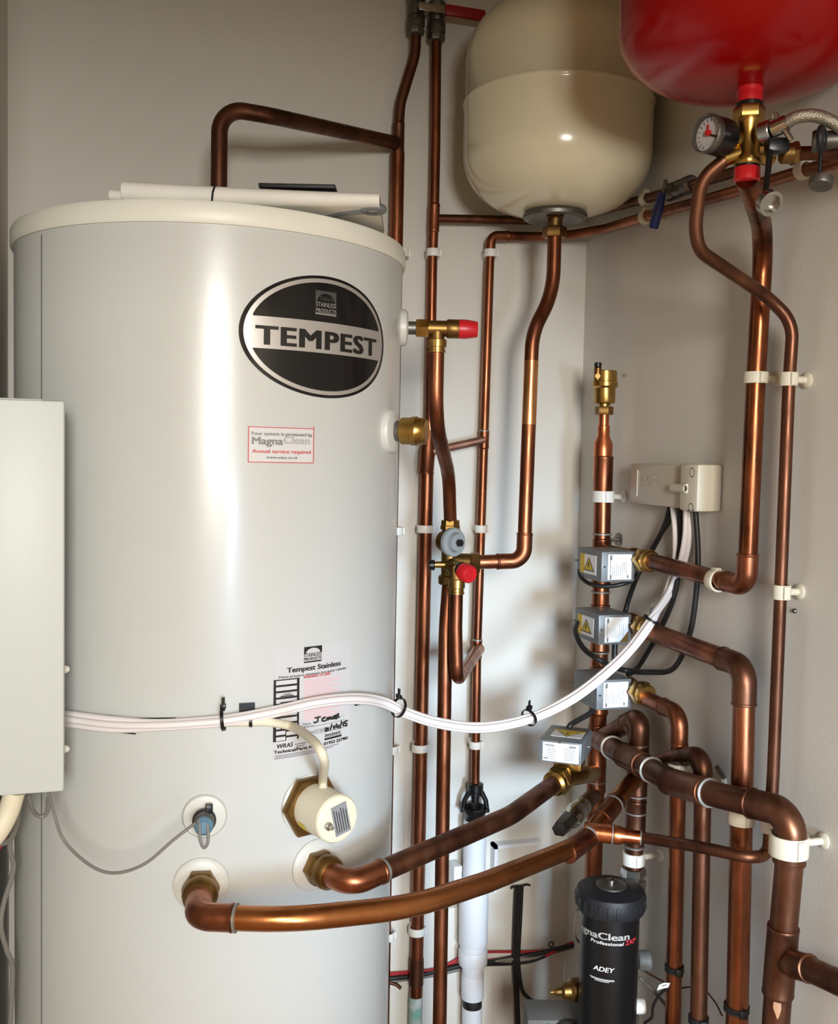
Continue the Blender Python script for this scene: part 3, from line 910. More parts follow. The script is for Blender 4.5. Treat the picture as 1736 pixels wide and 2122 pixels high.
# ================================================================== cream expansion vessel
AX = D(1154, 300, 1.505); 
vR = .1405
zbot = D(1150, 436, 1.49).z
wv = Thing('expansion_vessel', 'large cream enamel expansion vessel hanging in the corner', 'expansion vessel', V((AX.x, AX.y, zbot)))
A0 = V((AX.x, AX.y, zbot))
prof = [(0, 0), (.03, .0015)]
for k in range(1, 17):
    t = PI / 2 * k / 16
    prof.append((.03 + (vR - .03) * math.sin(t) ** .82, .0015 + .085 * (1 - math.cos(t) ** 1.0)))
zseam = D(1150, 151, 1.37).z - zbot
zup = D(1150, 52, 1.37).z - zbot
prof += [(vR, zseam - .006), (vR + .0012, zseam - .003), (vR + .0024, zseam), (vR + .0012, zseam + .003), (vR - .001, zseam + .005), (vR - .001, zup)]
for k in range(1, 11):
    t = PI / 2 * k / 10
    prof.append((.03 + (vR - .031) * math.cos(t) ** .82, zup + .085 * math.sin(t)))
prof.append((0, zup + .085))
wv.part('shell', MB().lathe(prof, A0, Z_, 96), 'whv', smooth=60)
wv.part('flange', MB().lathe([(.030, .004), (.046, .001), (.0485, -.003), (.0475, -.008), (.040, -.010), (.034, -.006), (.026, -.002)], A0, Z_, 48), 'steel')
wv.part('neck', MB().lathe([(.0135, .0), (.0135, -.006), (.0115, -.007), (.0115, -.024)], A0, Z_, 24), 'brassd')
wv.part('nut', MB().hexn(A0 - Z_ * .036, A0 - Z_ * .02, .0185), 'brassd')
v0 = A0 - Z_ * .028
v1 = V((v0.x, v0.y, D(1142, 600, 1.49).z))
pq = [v0, v1, D(1103, 690, 1.50), D(1100, 760, 1.505), D(1085, 1162, 1.505), D(988, 1165, 1.495)]
vp = pipe_run('thick copper pipe with double bend from the cream vessel to the inlet control valve', pq, .0106, [0, .16, .16, .4, .024, 0], 'cop', elbows=[4], fits=[])
# bared length where the tube was cleaned bright
qa_, ta_ = nearest(vp.path, D(1100, 748, 1.505)); qb_, tb_ = nearest(vp.path, D(1096, 880, 1.505))
vp.part('bared_band', MB().cyl(qa_, qb_, .01075, 22), 'copp', label='bright golden cleaned band')
# ================================================================== red expansion vessel
RX = D(1557, 100, 1.055)
rR = .1385
zrb = D(1557, 182, 1.055).z
rv = Thing('expansion_vessel', 'red enamel expansion vessel at the top right corner of the picture', 'expansion vessel', V((RX.x, RX.y, zrb)))
R0 = V((RX.x, RX.y, zrb))
prof = [(0, 0), (.02, .0005)]
for k in range(1, 17):
    t = PI / 2 * k / 16
    prof.append((.02 + (rR - .02) * math.sin(t) ** .85, .0005 + .062 * (1 - math.cos(t))))
prof += [(rR, .14), (rR + .002, .143), (rR + .002, .147), (rR, .15), (rR, .24)]
for k in range(1, 11):
    t = PI / 2 * k / 10
    prof.append((.02 + (rR - .02) * math.cos(t) ** .85, .24 + .062 * math.sin(t)))
prof.append((0, .303))
rv.part('shell', MB().lathe(prof, R0, Z_, 96), 'redv', smooth=60)
rv.part('neck', MB().lathe([(.0135, .01), (.0135, -.004), (.0128, -.0045), (.0132, -.007), (.0126, -.0075), (.0130, -.010), (.0126, -.018)], R0, Z_, 28), 'red')
# wall bracket straps keep the vessels on the wall
rv.part('bracket', MB().box(V((-.008, RX.y, zrb + .16)), X_, Y_, Z_, .0085, .02, .04, .001), 'redv')
wv.part('bracket', MB().box(V((AX.x, -(-AX.y - vR) / 2, zbot + .2)), X_, Y_, Z_, .02, (-AX.y - vR) / 2 + .004, .03, .001), 'whv')

# safety group under the red vessel
G = V((RX.x, RX.y, 0))
zg = lambda py: D(1556, py, 1.055).z
sg = Thing('safety_valve_group', 'brass safety valve group with red bottom cap under the red vessel', 'valve', V((RX.x, RX.y, zg(372))))
sg.part('seal', MB().cyl(G + Z_ * zg(222), G + Z_ * zg(211), .0142, 28, .001), 'black')
sg.part('nut', MB().hexn(G + Z_ * zg(246), G + Z_ * zg(220), .0165), 'brass')
mb = MB().lathe([(.0135, zg(340)), (.0145, zg(336)), (.0145, zg(325)), (.0125, zg(318)), (.0130, zg(290)), (.0125, zg(262)), (.0140, zg(255)), (.0140, zg(244))], G, Z_, 28)
gz = zg(288)
lt = V((RIGHT.x, RIGHT.y, 0)).normalized()
nw = V((-FWD.x, -FWD.y, 0)).normalized()
gc = G + Z_ * gz
mb.cyl(gc, gc - lt * .020 + nw * .004, .0085).cyl(gc - Z_ * .004, gc + lt * .022 - Z_ * .004, .0095).cyl(gc - Z_ * .012, gc - Z_ * .012 + lt * .03 - nw * .02, .009)
mb.cyl(gc - Z_ * .010, gc - Z_ * .020 - lt * .026, .0085)
sg.part('body', mb, 'brass')
sg.part('seal', MB().cyl(G + Z_ * zg(345), G + Z_ * zg(338), .0130, 28), 'black')
sg.part('cap', MB().lathe([(.0125, zg(372)), (.0138, zg(370)), (.0138, zg(346)), (.0125, zg(343))], G, Z_, 16), 'red')
# pressure gauge
gd = (-lt * .84 + nw * .54 - Z_ * .0).normalized()
g_ = gc - lt * .022 + nw * .002
pg = Thing('pressure_gauge', 'round black pressure gauge with pale dial and red pointer beside brass valve group', 'gauge', g_)
pg.part('stem', MB().cyl(g_ - gd * .006, g_ + gd * .004, .0065), 'clip')
pg.part('housing', MB().lathe([(.016, 0), (.0190, .003), (.0195, .006), (.0195, .026), (.0188, .0268)], g_ + gd * .001, gd, 40), 'black', smooth=35)
gl = pg.part('rim', MB().lathe([(.0192, .026), (.0198, .027), (.0198, .033), (.0188, .0345), (.0180, .034), (.0178, .0288), (.0192, .026)], g_ + gd * .001, gd, 40), 'steel')
dl = pg.part('dial', MB().cyl(g_ + gd * .0275, g_ + gd * .0288, .0178, 40), 'dial')
dc = g_ + gd * .029
dx = Z_.cross(gd).normalized()
mb = MB()
for k in range(15):
    a = math.radians(-40 + 20 * k)
    d2 = dx * math.cos(a) + Z_ * math.sin(a); d3 = -dx * math.sin(a) + Z_ * math.cos(a)
    c = dc + d2 * .0145
    mb.plate([c - d2 * .0016 - d3 * .0003, c + d2 * .0016 - d3 * .0003, c + d2 * .0016 + d3 * .0003, c - d2 * .0016 + d3 * .0003], gd, .0002)
pg.part('scale_marks', mb, 'print', dl)
pg.part('needle', MB().box(dc + gd * .0012 + dx * .004 - Z_ * .002, (dx * .9 - Z_ * .43).normalized(), (dx * .43 + Z_ * .9).normalized(), gd, .0075, .0009, .0004), 'print', dl)
pg.part('pointer', MB().lathe([(.0034, 0), (.0030, .0036), (0, .004)], dc + Z_ * .001, gd, 16).box(dc + gd * .0012 - dx * .001 + Z_ * .005, dx, Z_, gd, .0008, .0048, .0005), 'red')
# pipe (P) from the safety valve down the right wall and pipe (S) up from valve
RS = .0074
p0 = gc - Z_ * .019 - lt * .022
pp = [p0, D(1452, 372, 1.07), D(1440, 470, 1.09), D(1448, 520, 1.10), D(1590, 615, 1.17), W(1643, 668, .028), W(1634, 800, .027), W(1602, 1600, .027), W(1592, 1772, .027), W(1555, 1778, .055), D(1450, 1755, 1.24), D(1330, 1736, 1.34), D(1268, 1722, 1.35)]
pipe_run('thin brown copper pipe looping from gauge valve down the right wall to lower tee', pp, RS, [0, .04, .08, .05, .09, .05, .3, .3, .018, .1, .2, .1, 0], 'copd')
T_ = Thing('reducing_coupling', 'bright copper reducing coupling joining thin pipe to the lower sweep tee', 'pipe fitting', D(1330, 1738, 1.34))
qa, qb = D(1210, 1722, 1.352), D(1342, 1738, 1.335)
qd = (qb - qa); qL = qd.length
T_.part('socket', MB().lathe([(.0126, 0), (.0126, qL * .44), (.0132, qL * .445), (.0132, qL * .47), (.0124, qL * .48), (.0124, qL * .56), (.0092, qL * .66), (.0092, qL * .88), (.0085, qL * .9)], qa, qd, 28), 'copb')
for k in (.45, .89):
    T_.part('solder_ring', MB().torus(qa + qd * k, qd, .0128 if k < .5 else .0088, .0011), 'solder')

s_el = W(1546, 1216, .031)
sps = [W(1322, 1156, .039), s_el, W(1565, 800, .031), W(1580, 540, .032), W(1579, 470, .05), D(1562, 412, 1.10), G + Z_ * zg(366)]
pipe_run('scorched copper pipe from the topmost motor valve rising to red capped safety valve', sps, .0118, [0, .024, .4, .25, .12, .08, 0], 'cops', elbows=[1], fmat='cop')

# hose, taps and caps at the right edge
fh = Thing('filling_hose', 'braided steel filling hose arching right from brass valve group', 'hose', gc + lt * .03)
h0 = gc + lt * .020 + Z_ * .002; h1 = D(1612, 262, 1.02)
fh.part('ferrule', MB().cyl(D(1576, 275, 1.035), D(1600, 268, 1.025), .0105, 20, .001).cyl(D(1598, 270, 1.025), D(1632, 254, 1.015), .0085, 20, .001), 'chrome')
fh.part('hose', MB().sweep(catmull([D(1622, 260, 1.02), D(1650, 243, 1.01), D(1690, 240, 1.005), D(1730, 256, 1.0), D(1790, 296, 1.0), W(1880, 288, .05), W(1930, 288, .036)], 8), .0066, 18), 'braid')
mb = MB().sweep([D(1606, 236, 1.02), D(1612, 254, 1.018), D(1630, 275, 1.012), D(1640, 290, 1.012)], .003, 8)
fh.part('wing', mb, 'chrome')
tp_ = Thing('drain_tap', 'black handled drain tap on right side of brass valve group', 'tap', D(1612, 300, 1.03))
tp_.part('body', MB().box(D(1609, 303, 1.03), lt, nw, Z_, .011, .008, .0072, .002), 'black')
tp_.part('union', MB().cyl(D(1618, 318, 1.045), D(1642, 318, 1.045), .0105, 20, .001).hexn(D(1640, 318, 1.045), D(1652, 318, 1.045), .0125), 'brassd')
tp_.part('strap', MB().sweep(catmull([D(1594, 312, 1.025), D(1592, 345, 1.022), D(1588, 380, 1.018), D(1586, 402, 1.015)], 6), .0032, 10), 'black')
cpd = (nw * .8 - Z_ * .5 + lt * .25).normalized()
tp_.part('cap', MB().lathe([(.0, 0), (.0125, 0), (.0128, .009), (.0095, .0092), (.0085, .003), (0, .003)], D(1589, 417, 1.015), cpd, 28), 'chrome')
ta, tb = D(1646, 318, 1.045), D(1830, 316, .99)
te = ta + (tb - ta) * ((-.002 - ta.x) / (tb.x - ta.x))
pipe_run('thick copper pipe leaving brass union toward the right edge under the hose', [ta, te], .0072, 0, 'copd')
t2 = Thing('filling_tap', 'dark nickel tap with hanging cap at the right edge above white clip', 'tap', D(1700, 290, 1.0))
t2.part('body', MB().lathe([(.010, 0), (.0115, .003), (.0115, .012), (.0095, .014), (.0095, .035)], D(1682, 294, 1.02), lt * .9 + nw * .3, 24), 'steel')
t2.part('handle', MB().torus(D(1702, 288, .995), lt * .85 + nw * .5, .0105, .0035), 'blackm')
t2.part('strap', MB().sweep([D(1700, 318, 1.0), D(1698, 345, 1.0), D(1698, 362, 1.0)], .0022, 8), 'black')
t2.part('cap', MB().lathe([(0, 0), (.011, 0), (.0118, .002), (.0118, .008), (.009, .0085), (0, .0085)], D(1700, 386, 1.0), (Z_ + lt * .2 - nw * .25), 24), 'steel')

# lever valve on the upper right wall pipe
lv = Thing('lever_valve', 'grey lever valve with hanging blue handle on the upper wall pipe', 'valve', W(1400, 392, .03))
va, vb2 = W(1385, 400, .03), W(1435, 380, .03)
vd = (vb2 - va); vL = vd.length
lv.part('body', MB().lathe([(.009, 0), (.0125, .002), (.0125, vL * .3), (.0105, vL * .35), (.0125, vL * .5), (.0105, vL * .65), (.0125, vL * .7), (.0125, vL * .95), (.009, vL)], va, vd, 24), 'steel')
vc = va + vd * .45
lv.part('stem', MB().cyl(vc, vc - X_ * .024, .0055), 'steel')
lv.part('arm', MB().sweep([vc - X_ * .022 + Z_ * .010, vc - X_ * .022, W(1376, 402, .055)], .0032, 10), 'steel')
lv.part('handle', MB().sweep([W(1371, 402, .056), W(1363, 438, .06), W(1354, 472, .06)], [.0058, .0072, .0066], 12), 'blue')

# isolating valves at the top of the two back wall pipes
def iso(px, py, label, lever):
    b = B(px, py, .03)
    t = Thing('isolating_valve', label, 'valve', b)
    k = 1.55 / FPX
    t.part('lower_nut', MB().lathe([(.009, 0), (.0135, .002), (.0150, .008), (.0135, .014), (.011, .015)], b - Z_ * .0, Z_, 8), 'steel')
    t.part('body', MB().lathe([(.0115, .012), (.0145, .015), (.0145, .03), (.0120, .033), (.0140, .042), (.0120, .050), (.0145, .052), (.0150, .060), (.0125, .063)], b, Z_, 20), 'steel')
    t.part('upper_pipe', MB().sweep([b + Z_ * .06, V((b.x, b.y, 2.6))], .0085, 18), 'wall')
    if lever:
        s = b + Z_ * .038
        t.part('spindle', MB().cyl(s, s - Y_ * .022, .005), 'steel')
        la = s - Y_ * .021
        t.part('arm', MB().box(la + X_ * .024, X_, Y_, Z_, .026, .0015, .0065, .001), 'chrome')
        t.part('handle', MB().box(la + X_ * .076, X_, Y_, Z_, .034, .005, .0085, .003), 'redd')
    return t
iso(861, 74, 'grey isolating valve with red lever at the top of the riser pipe', True)
iso(904, 88, 'dark grey isolating valve behind the red lever on the middle wall pipe', False)
cable('thin black wire going up beside the red lever valve', [B(866, 30, .055), B(868, 15, .05), B(868, -60, .05)], .002, 'bcable')

# ================================================================== wiring centre and valves on the right wall
za, zb_ = W(1395, 1052, .03).z, W(1395, 962, .03).z
ya, yb_, ym = W(1317, 1000, .02).y, W(1470, 1000, .02).y, W(1414, 1000, .035).y
jb = Thing('wiring_box', 'ivory plastic wiring box with raised terminal cover on the right wall', 'junction box', V((0, (ya + yb_) / 2, za)))
jb.part('base', MB().abox(-.030, 0, ya, yb_, za, zb_, .003), 'jbox2')
jb.part('terminal_cover', MB().abox(-.040, -.002, ym, yb_ - .002, za - .002, zb_ + .001, .004), 'jbox')
zc_ = W(1435, 1013, .04).z
jb.part('screw_lug', MB().sweep([V((-.038, ym + .018, zc_)), V((-.041, ym - .022, zc_))], [.0062, .0065], 16), 'jbox')
q = V((-.0455, ym - .022, zc_))
jb.part('screw', MB().cyl(q + X_ * .002, q, .0042, 16, .0005), 'steel')
for zz in (zc_ + .022, zc_ - .026):
    jb.part('cable_knockout', MB().torus(V((-.0395, yb_ + .012, zz)), X_, .006, .0008), 'seam')
mb = MB()
plane_text(mb, 'SUNVIC', V((-.0306, ya - .028, W(1355, 1005, .03).z)), -Y_, Z_, .050, .013, .02)
jb.part('moulded_lettering', mb, 'jline')
jb.part('moulded_rib', MB().abox(-.0312, -.029, ya - .024, ya - .0225, za + .012, zb_ - .01), 'jline')

# manifold
mp_ = [W(1250, 870, .038), W(1249, 1000, .038), W(1240, 1450, .038), W(1229, 1815, .038), floor_under(W(1227, 1830, .038))]
mf = pipe_run('thick vertical copper header pipe carrying the motor valves beside the corner', [mp_[1] + Z_ * .04] + mp_[1:], .0138, .6, 'cop',
              fits=[(W(1248, 985, .038), .06), (W(1243, 1165, .038), .075, 'tee'), (W(1240, 1300, .038), .075, 'tee'), (W(1237, 1430, .038), .075, 'tee'), (W(1235, 1545, .038), .07, 'tee'), (W(1232, 1610, .038), .045, 'tee')],
              rings=[W(1247, 1107, .038), W(1241, 1226, .038), W(1238, 1350, .038), W(1235, 1513, .038), W(1233, 1617, .038)])
q = W(1249, 940, .038)
mf.part('reducer', MB().lathe([(.0138, -.05), (.0152, -.03), (.0152, -.012), (.0146, -.010), (.0152, .0), (.0152, .016), (.0098, .028), (.0098, .044), (.0088, .045)], q, Z_, 28), 'copb')
mf.part('neck', MB().cyl(q + Z_ * .04, q + Z_ * .075, .0082), 'copb')
av = Thing('air_vent', 'brass automatic air vent on top of the copper header pipe', 'valve', q + Z_ * .062)
q2 = q + Z_ * .062
av.part('nut', MB().hexn(q2, q2 + Z_ * .013, .0145), 'brassd')
av.part('body', MB().lathe([(.0090, .012), (.0090, .017), (.0160, .0185), (.0170, .021), (.0170, .042), (.0205, .045), (.0205, .052), (.0190, .053), (.0185, .069), (.0175, .070), (0, .070)], q2, Z_, 32), 'brass')
sd = -lt * .75 + nw * .45
av.part('bleed_valve', MB().cyl(q2 + sd * .018 + Z_ * .053, q2 + sd * .018 + Z_ * .074, .0058, 16, .001).cyl(q2 + sd * .02 + Z_ * .06, q2 + sd * .020 + Z_ * .06 + nw * .009, .0042, 12), 'brassd')
av.part('bleed_cap', MB().cyl(q2 + sd * .018 + Z_ * .074, q2 + sd * .018 + Z_ * .082, .0058, 14, .001), 'black')

def tri(mb, c, ex, ey, nrm, s, t):
    return mb.plate([c - ex * s - ey * s * .8, c + ex * s - ey * s * .8, c + ey * s], nrm, t)
def bolt(mb, c, ex, ey, nrm, s, t):
    pts = [(-.1, 1), (.3, 1), (.05, .25), (.4, .25), (-.25, -1), (-.02, -.05), (-.4, -.05)]
    return mb.plate([c + ex * a * s + ey * b * s for a, b in pts], nrm, t)
def motor_valve(mx, mtop, mbot, rx, lx, label, out, warn=True, stain=False):
    """grey motor head beside the header: nearest edge column, its top/bottom rows, right and left columns"""
    E0, E1 = W(mx, mbot, .105), W(mx, mtop, .105)
    Rr = B(rx, mbot, -E0.y); x1 = Rr.x
    y1 = W(lx, mbot, .105).y
    x0, y0, z0, z1 = E0.x, E0.y, E0.z, E1.z
    t = Thing('motor_valve', label, 'valve', V(((x0 + x1) / 2, (y0 + y1) / 2, z0)), 'motor valves on the header')
    t.part('head', MB().abox(x0, x1, y0, y1, z0, z1, .002), 'zinc')
    wdt, h = x1 - x0, z1 - z0
    fx0, fx1, fz0, fz1 = x0 + wdt * .19, x0 + wdt * .90, z0 + h * .08, z0 + h * .91
    fy = y0 - .0002
    lb = t.part('label', MB().box(V(((fx0 + fx1) / 2, fy, (fz0 + fz1) / 2)), X_, Y_, Z_, (fx1 - fx0) / 2, .0003, (fz1 - fz0) / 2), 'label')
    mb = MB()
    fw, fh_ = fx1 - fx0, fz1 - fz0
    for k in range(9):
        xx = fx0 + fw * (.10 + .085 * k)
        zs, ze = (.12, .88) if k in (0,) else ((.15, .62 - .05 * (k % 3)) if k < 6 else (.2 + .1 * (k % 2), .7))
        mb.box(V((xx, fy - .0004, fz0 + fh_ * (zs + ze) / 2)), X_, Y_, Z_, .00022 if k else .0004, .0001, fh_ * (ze - zs) / 2)
    mb.box(V((fx0 + fw * .12, fy - .0004, fz0 + fh_ * .87)), X_, Y_, Z_, .0018, .0001, .0035)
    mb.box(V((fx0 + fw * .84, fy - .0004, fz0 + fh_ * .12)), X_, Y_, Z_, .0012, .0001, .0022)
    mb.box(V((fx0 + fw * .12, fy - .0004, fz0 + fh_ * .1)), X_, Y_, Z_, .0014, .0001, .003)
    t.part('label_print', mb, 'printg', lb)
    for px_, pz_ in ((x0 + wdt * .09, z0 + h * .5), (x1 - wdt * .05, z0 + h * .72)):
        t.part('screw', MB().lathe([(.0017, 0), (.0017, .0015), (.0009, .003), (0, .003)], V((px_, y0, pz_)), -Y_, 12), 'chrome')
    t.part('lug', MB().lathe([(.0015, 0), (.0015, .006), (0, .0065)], V((x0, y1 - .004, z0 + h * .55)), -X_, 10), 'chrome')
    if warn:
        wy, wz = y0 + (y1 - y0) * .52, z0 + h * .50
        s = .0145
        wb = t.part('warning_label', MB().box(V((x0 - .0002, wy, wz)), X_, Y_, Z_, .0003, .026, s), 'label')
        t.part('warning_band', MB().box(V((x0 - .0006, wy + .019, wz)), X_, Y_, Z_, .0002, .007, s), 'yellow', wb)
        cc = V((x0 - .0006, wy - .003, wz - .001))
        t.part('warning_rim', tri(MB(), cc, -Y_ * 1.55, Z_, -X_, .0112, .0003), 'print', wb)
        t.part('warning_triangle', tri(MB(), cc - X_ * .0003 - Z_ * .0003, -Y_ * 1.55, Z_, -X_, .0088, .0002), 'yellow', wb)
        t.part('warning_bolt', bolt(MB(), cc - X_ * .0005 - Z_ * .001, -Y_ * 1.5, Z_, -X_, .0055, .0002), 'print', wb)
    # brass body on the branch, along the wall
    zb = out.z
    hx = -.04
    ym0 = W(1248, 1165, .038).y
    mb = MB().cyl(V((hx, ym0 - .01, zb)), V((hx, out.y + .018, zb)), .0128, 24, .001)
    mb.lathe([(.0128, 0), (.0155, .004), (.0155, .012), (.0128, .016)], V((hx, y0 + .03, zb)), -Y_, 24)
    mb.abox(x1 - .012, hx, y0 + .006, y1 - .02, zb - .011, zb + .011, .003)
    t.part('body', mb, 'brassd')
    t.part('outlet_nut', MB().hexn(V((hx, out.y + .022, zb)), V((hx, out.y + .004, zb)), .0185).lathe([(.0150, 0), (.0160, .002), (.0160, .008), (.013, .011)], V((hx, out.y + .006, zb)), -Y_, 24), 'brass')
    if stain:
        t.part('stain', MB().plate([V((fx1 - .014, fy - .0007, fz0)), V((fx1, fy - .0007, fz0)), V((fx1, fy - .0007, fz0 + .016))], -Y_, .0001), 'brassd')
    return t
o1_ = W(1346, 1163, .04); o2_ = W(1343, 1303, .04); o3_ = W(1338, 1440, .04)
motor_valve(1245, 1143, 1207, 1314, 1194, 'topmost grey motor valve on the header, feeding the tall scorched pipe', o1_)
motor_valve(1239, 1274, 1337, 1307, 1189, 'second grey motor valve from the top, with a rust stain on its label corner', o2_, stain=True)
motor_valve(1235, 1409, 1473, 1307, 1186, 'third grey motor valve down, crossed by the white cables', o3_, warn=False)

# lowest valve, turned toward the cylinder
FL, FR, BR = D(1115, 1580, 1.41), D(1204, 1588, 1.39), D(1235, 1562, 1.47)
e1_ = V((FR.x - FL.x, FR.y - FL.y, 0)); vw = e1_.length; e1_.normalize()
e2_ = V((-e1_.y, e1_.x, 0)); vdp = .085
zz0 = FR.z; zz1 = D(1203, 1541, 1.39).z
F0 = V((FL.x, FL.y, zz0))
lo4 = Thing('motor_valve', 'lowest grey motor valve, turned left with its label facing the camera', 'valve', F0 + e1_ * vw / 2, 'motor valves on the header')
hh = zz1 - zz0
lo4.part('head', MB().box(F0 + e1_ * vw / 2 + e2_ * vdp / 2 + Z_ * hh / 2, e1_, e2_, Z_, vw / 2, vdp / 2, hh / 2, .002), 'zinc')
lc = F0 + e1_ * vw * .52 + Z_ * hh * .5 - e2_ * .0003
lb = lo4.part('label', MB().box(lc, e1_, e2_, Z_, vw * .42, .0004, hh * .42), 'label')
mb = MB()
for k in range(8):
    zz = hh * (.30 - .085 * k)
    if k == 0:
        mb.box(lc - e2_ * .0006 + Z_ * zz - e1_ * vw * .26, e1_, e2_, Z_, vw * .11, .0001, .0008)
        mb.box(lc - e2_ * .0006 + Z_ * zz + e1_ * vw * .27, e1_, e2_, Z_, vw * .08, .0001, .0012)
    else:
        mb.box(lc - e2_ * .0006 + Z_ * zz - e1_ * vw * .22, e1_, e2_, Z_, vw * (.12 - .02 * (k % 3)), .0001, .0003)
        mb.box(lc - e2_ * .0006 + Z_ * zz + e1_ * vw * .2, e1_, e2_, Z_, vw * (.14 - .02 * (k % 2)), .0001, .0003)
mb.box(lc - e2_ * .0006 - Z_ * hh * .3 - e1_ * vw * .35, e1_, e2_, Z_, .003, .0001, .001)
lo4.part('label_print', mb, 'printg', lb)
tcp = F0 + e1_ * vw * .55 + e2_ * vdp * .5 + Z_ * (hh + .0002)
wb = lo4.part('warning_label', MB().box(tcp, e1_, e2_, Z_, .022, .018, .0003), 'label')
lo4.part('warning_band', MB().box(tcp + e2_ * .014 + Z_ * .0003, e1_, e2_, Z_, .022, .004, .0002), 'yellow', wb)
lo4.part('warning_rim', tri(MB(), tcp + Z_ * .0004 - e2_ * .002, e1_ * 1.2, -e2_, Z_, .0135, .0003), 'print', wb)
lo4.part('warning_triangle', tri(MB(), tcp + Z_ * .0007 - e2_ * .002, e1_ * 1.2, -e2_, Z_, .011, .0002), 'yellow', wb)
lo4.part('warning_bolt', bolt(MB(), tcp + Z_ * .0009 - e2_ * .001, e1_, -e2_, Z_, .006, .0002), 'print', wb)
for a, b in ((.5, .98), (.98, .5)):
    lo4.part('screw', MB().lathe([(.0017, 0), (.0017, .0015), (.0009, .003), (0, .003)], F0 + e1_ * vw * .5 + Z_ * hh * .96 if a == .5 else F0 + e1_ * vw + e2_ * .05 + Z_ * hh * .45, -e2_ if a == .5 else e1_, 12), 'chrome')
n0 = u3
nd = (u2 - u3).normalized()
mb = MB().sweep(fillet([W(1232, 1602, .04), D(1205, 1606, 1.47), n0 + nd * .005], .03), .0128, 20)
mb.box(F0 + e1_ * vw * .6 + e2_ * .045 - Z_ * .008, e1_, e2_, Z_, .02, .02, .009, .003)
lo4.part('body', mb, 'brass')
lo4.part('outlet_nut', MB().hexn(n0 + nd * .000, n0 + nd * .018, .0205).lathe([(.0165, .017), (.0175, .019), (.0175, .026), (.0135, .030)], n0, nd, 24), 'brass')

# ================================================================== pipes of the lower right cluster
pipe_run('thick copper pipe from second motor valve turning down behind the sweep pipe', [W(1325, 1300, .04), W(1543, 1382, .038), W(1527, 2110, .038), floor_under(W(1526, 2122, .038))], .0136, [0, .03, .3, 0], 'cop', elbows=[1], fmat='copd')
pipe_run('copper pipe from the third motor valve turning down to the floor', [W(1320, 1438, .04), W(1408, 1480, .04), W(1394, 2110, .04), floor_under(W(1393, 2122, .04))], .0110, [0, .026, .3, 0], 'cop', elbows=[1], fmat='cop')
pipe_run('copper pipe with grey stained elbow dropping right of the third valve pipe', [W(1330, 1592, .045), W(1400, 1568, .045), W(1457, 1566, .045), W(1447, 2110, .045), floor_under(W(1446, 2122, .045))], .0112, [0, .06, .028, .3, 0], 'copd', elbows=[2], fmat='copd')
# arch and the short drop to the filter
la_ = [W(1246, 1530, .045), W(1326, 1484, .045), W(1312, 1805, .045)]
pipe_run('arched copper pipe from the header down to the nickel nut above the filter', la_, .0134, [0, .028, 0], 'copd', elbows=[1], fmat='copd',
         fits=[(W(1322, 1600, .045), .07, 'tee'), (W(1315, 1690, .045), .05)], rings=[W(1324, 1545, .045), W(1318, 1647, .045), W(1316, 1682, .045), W(1313, 1752, .045)])
nn = W(1312, 1812, .045)
solo('compression_nut', MB().lathe([(.014, 0), (.019, .002), (.019, .016), (.0155, .018), (.0155, .022), (.019, .024), (.0185, .034), (.014, .036)], nn - Z_ * .024, Z_, 6), 'chrome', 'nickel compression nut under the white clip behind the filter cap', 'pipe fitting')
# sweep pipe in front
mm = [W(1240, 1532, .05), W(1290, 1563, .072), W(1398, 1622, .08), W(1480, 1646, .076), W(1641, 1685, .050), W(1634, 1800, .048), W(1617, 1990, .046), W(1608, 2110, .045), floor_under(W(1607, 2122, .045))]
SWEEP = pipe_run('thick copper sweep pipe crossing in front of the others and dropping at the right', mm, .0158, [0, .05, .12, .2, .042, .3, .3, .3, 0], 'copd', elbows=[4], fmat='copd',
         fits=[(W(1308, 1573, .076), .06), (W(1420, 1628, .08), .085), (W(1617, 1990, .046), .085, 'tee')],
         rings=[W(1268, 1549, .063), W(1345, 1593, .08), W(1469, 1643, .077)])
pipe_run('copper branch pipe running right from tee at the lower right edge', [W(1622, 1992, .046), W(1672, 2006, .046), W(1900, 2110, .045)], .0138, [0, .05, 0], 'copd', fits=[(W(1660, 2002, .046), .03)])
q = W(1611, 2064, .0455)
fd_ = V((CAM.x - q.x, CAM.y - q.y, 0)).normalized(); sd_ = Z_.cross(fd_)
vs, fs = [], []
rows = ((.020, .00, .06), (.013, -.04, .16), (.006, -.02, .10), (.002, -.14, .34), (-.007, -.18, .38), (-.013, -.02, .30), (-.019, .12, .18))
for zz_, a0_, a1_ in rows:
    for k in range(5):
        a = a0_ + (a1_ - a0_) * k / 4 - .1
        vs.append(q + (fd_ * math.cos(a) + sd_ * math.sin(a)) * .0162 + Z_ * zz_)
fs = [(5 * i + k, 5 * i + k + 1, 5 * i + k + 6, 5 * i + k + 5) for i in range(len(rows) - 1) for k in range(4)]
SWEEP.part('worn_patch', MB().add(vs, fs), 'bare', label='pale chipped patch low on the pipe')
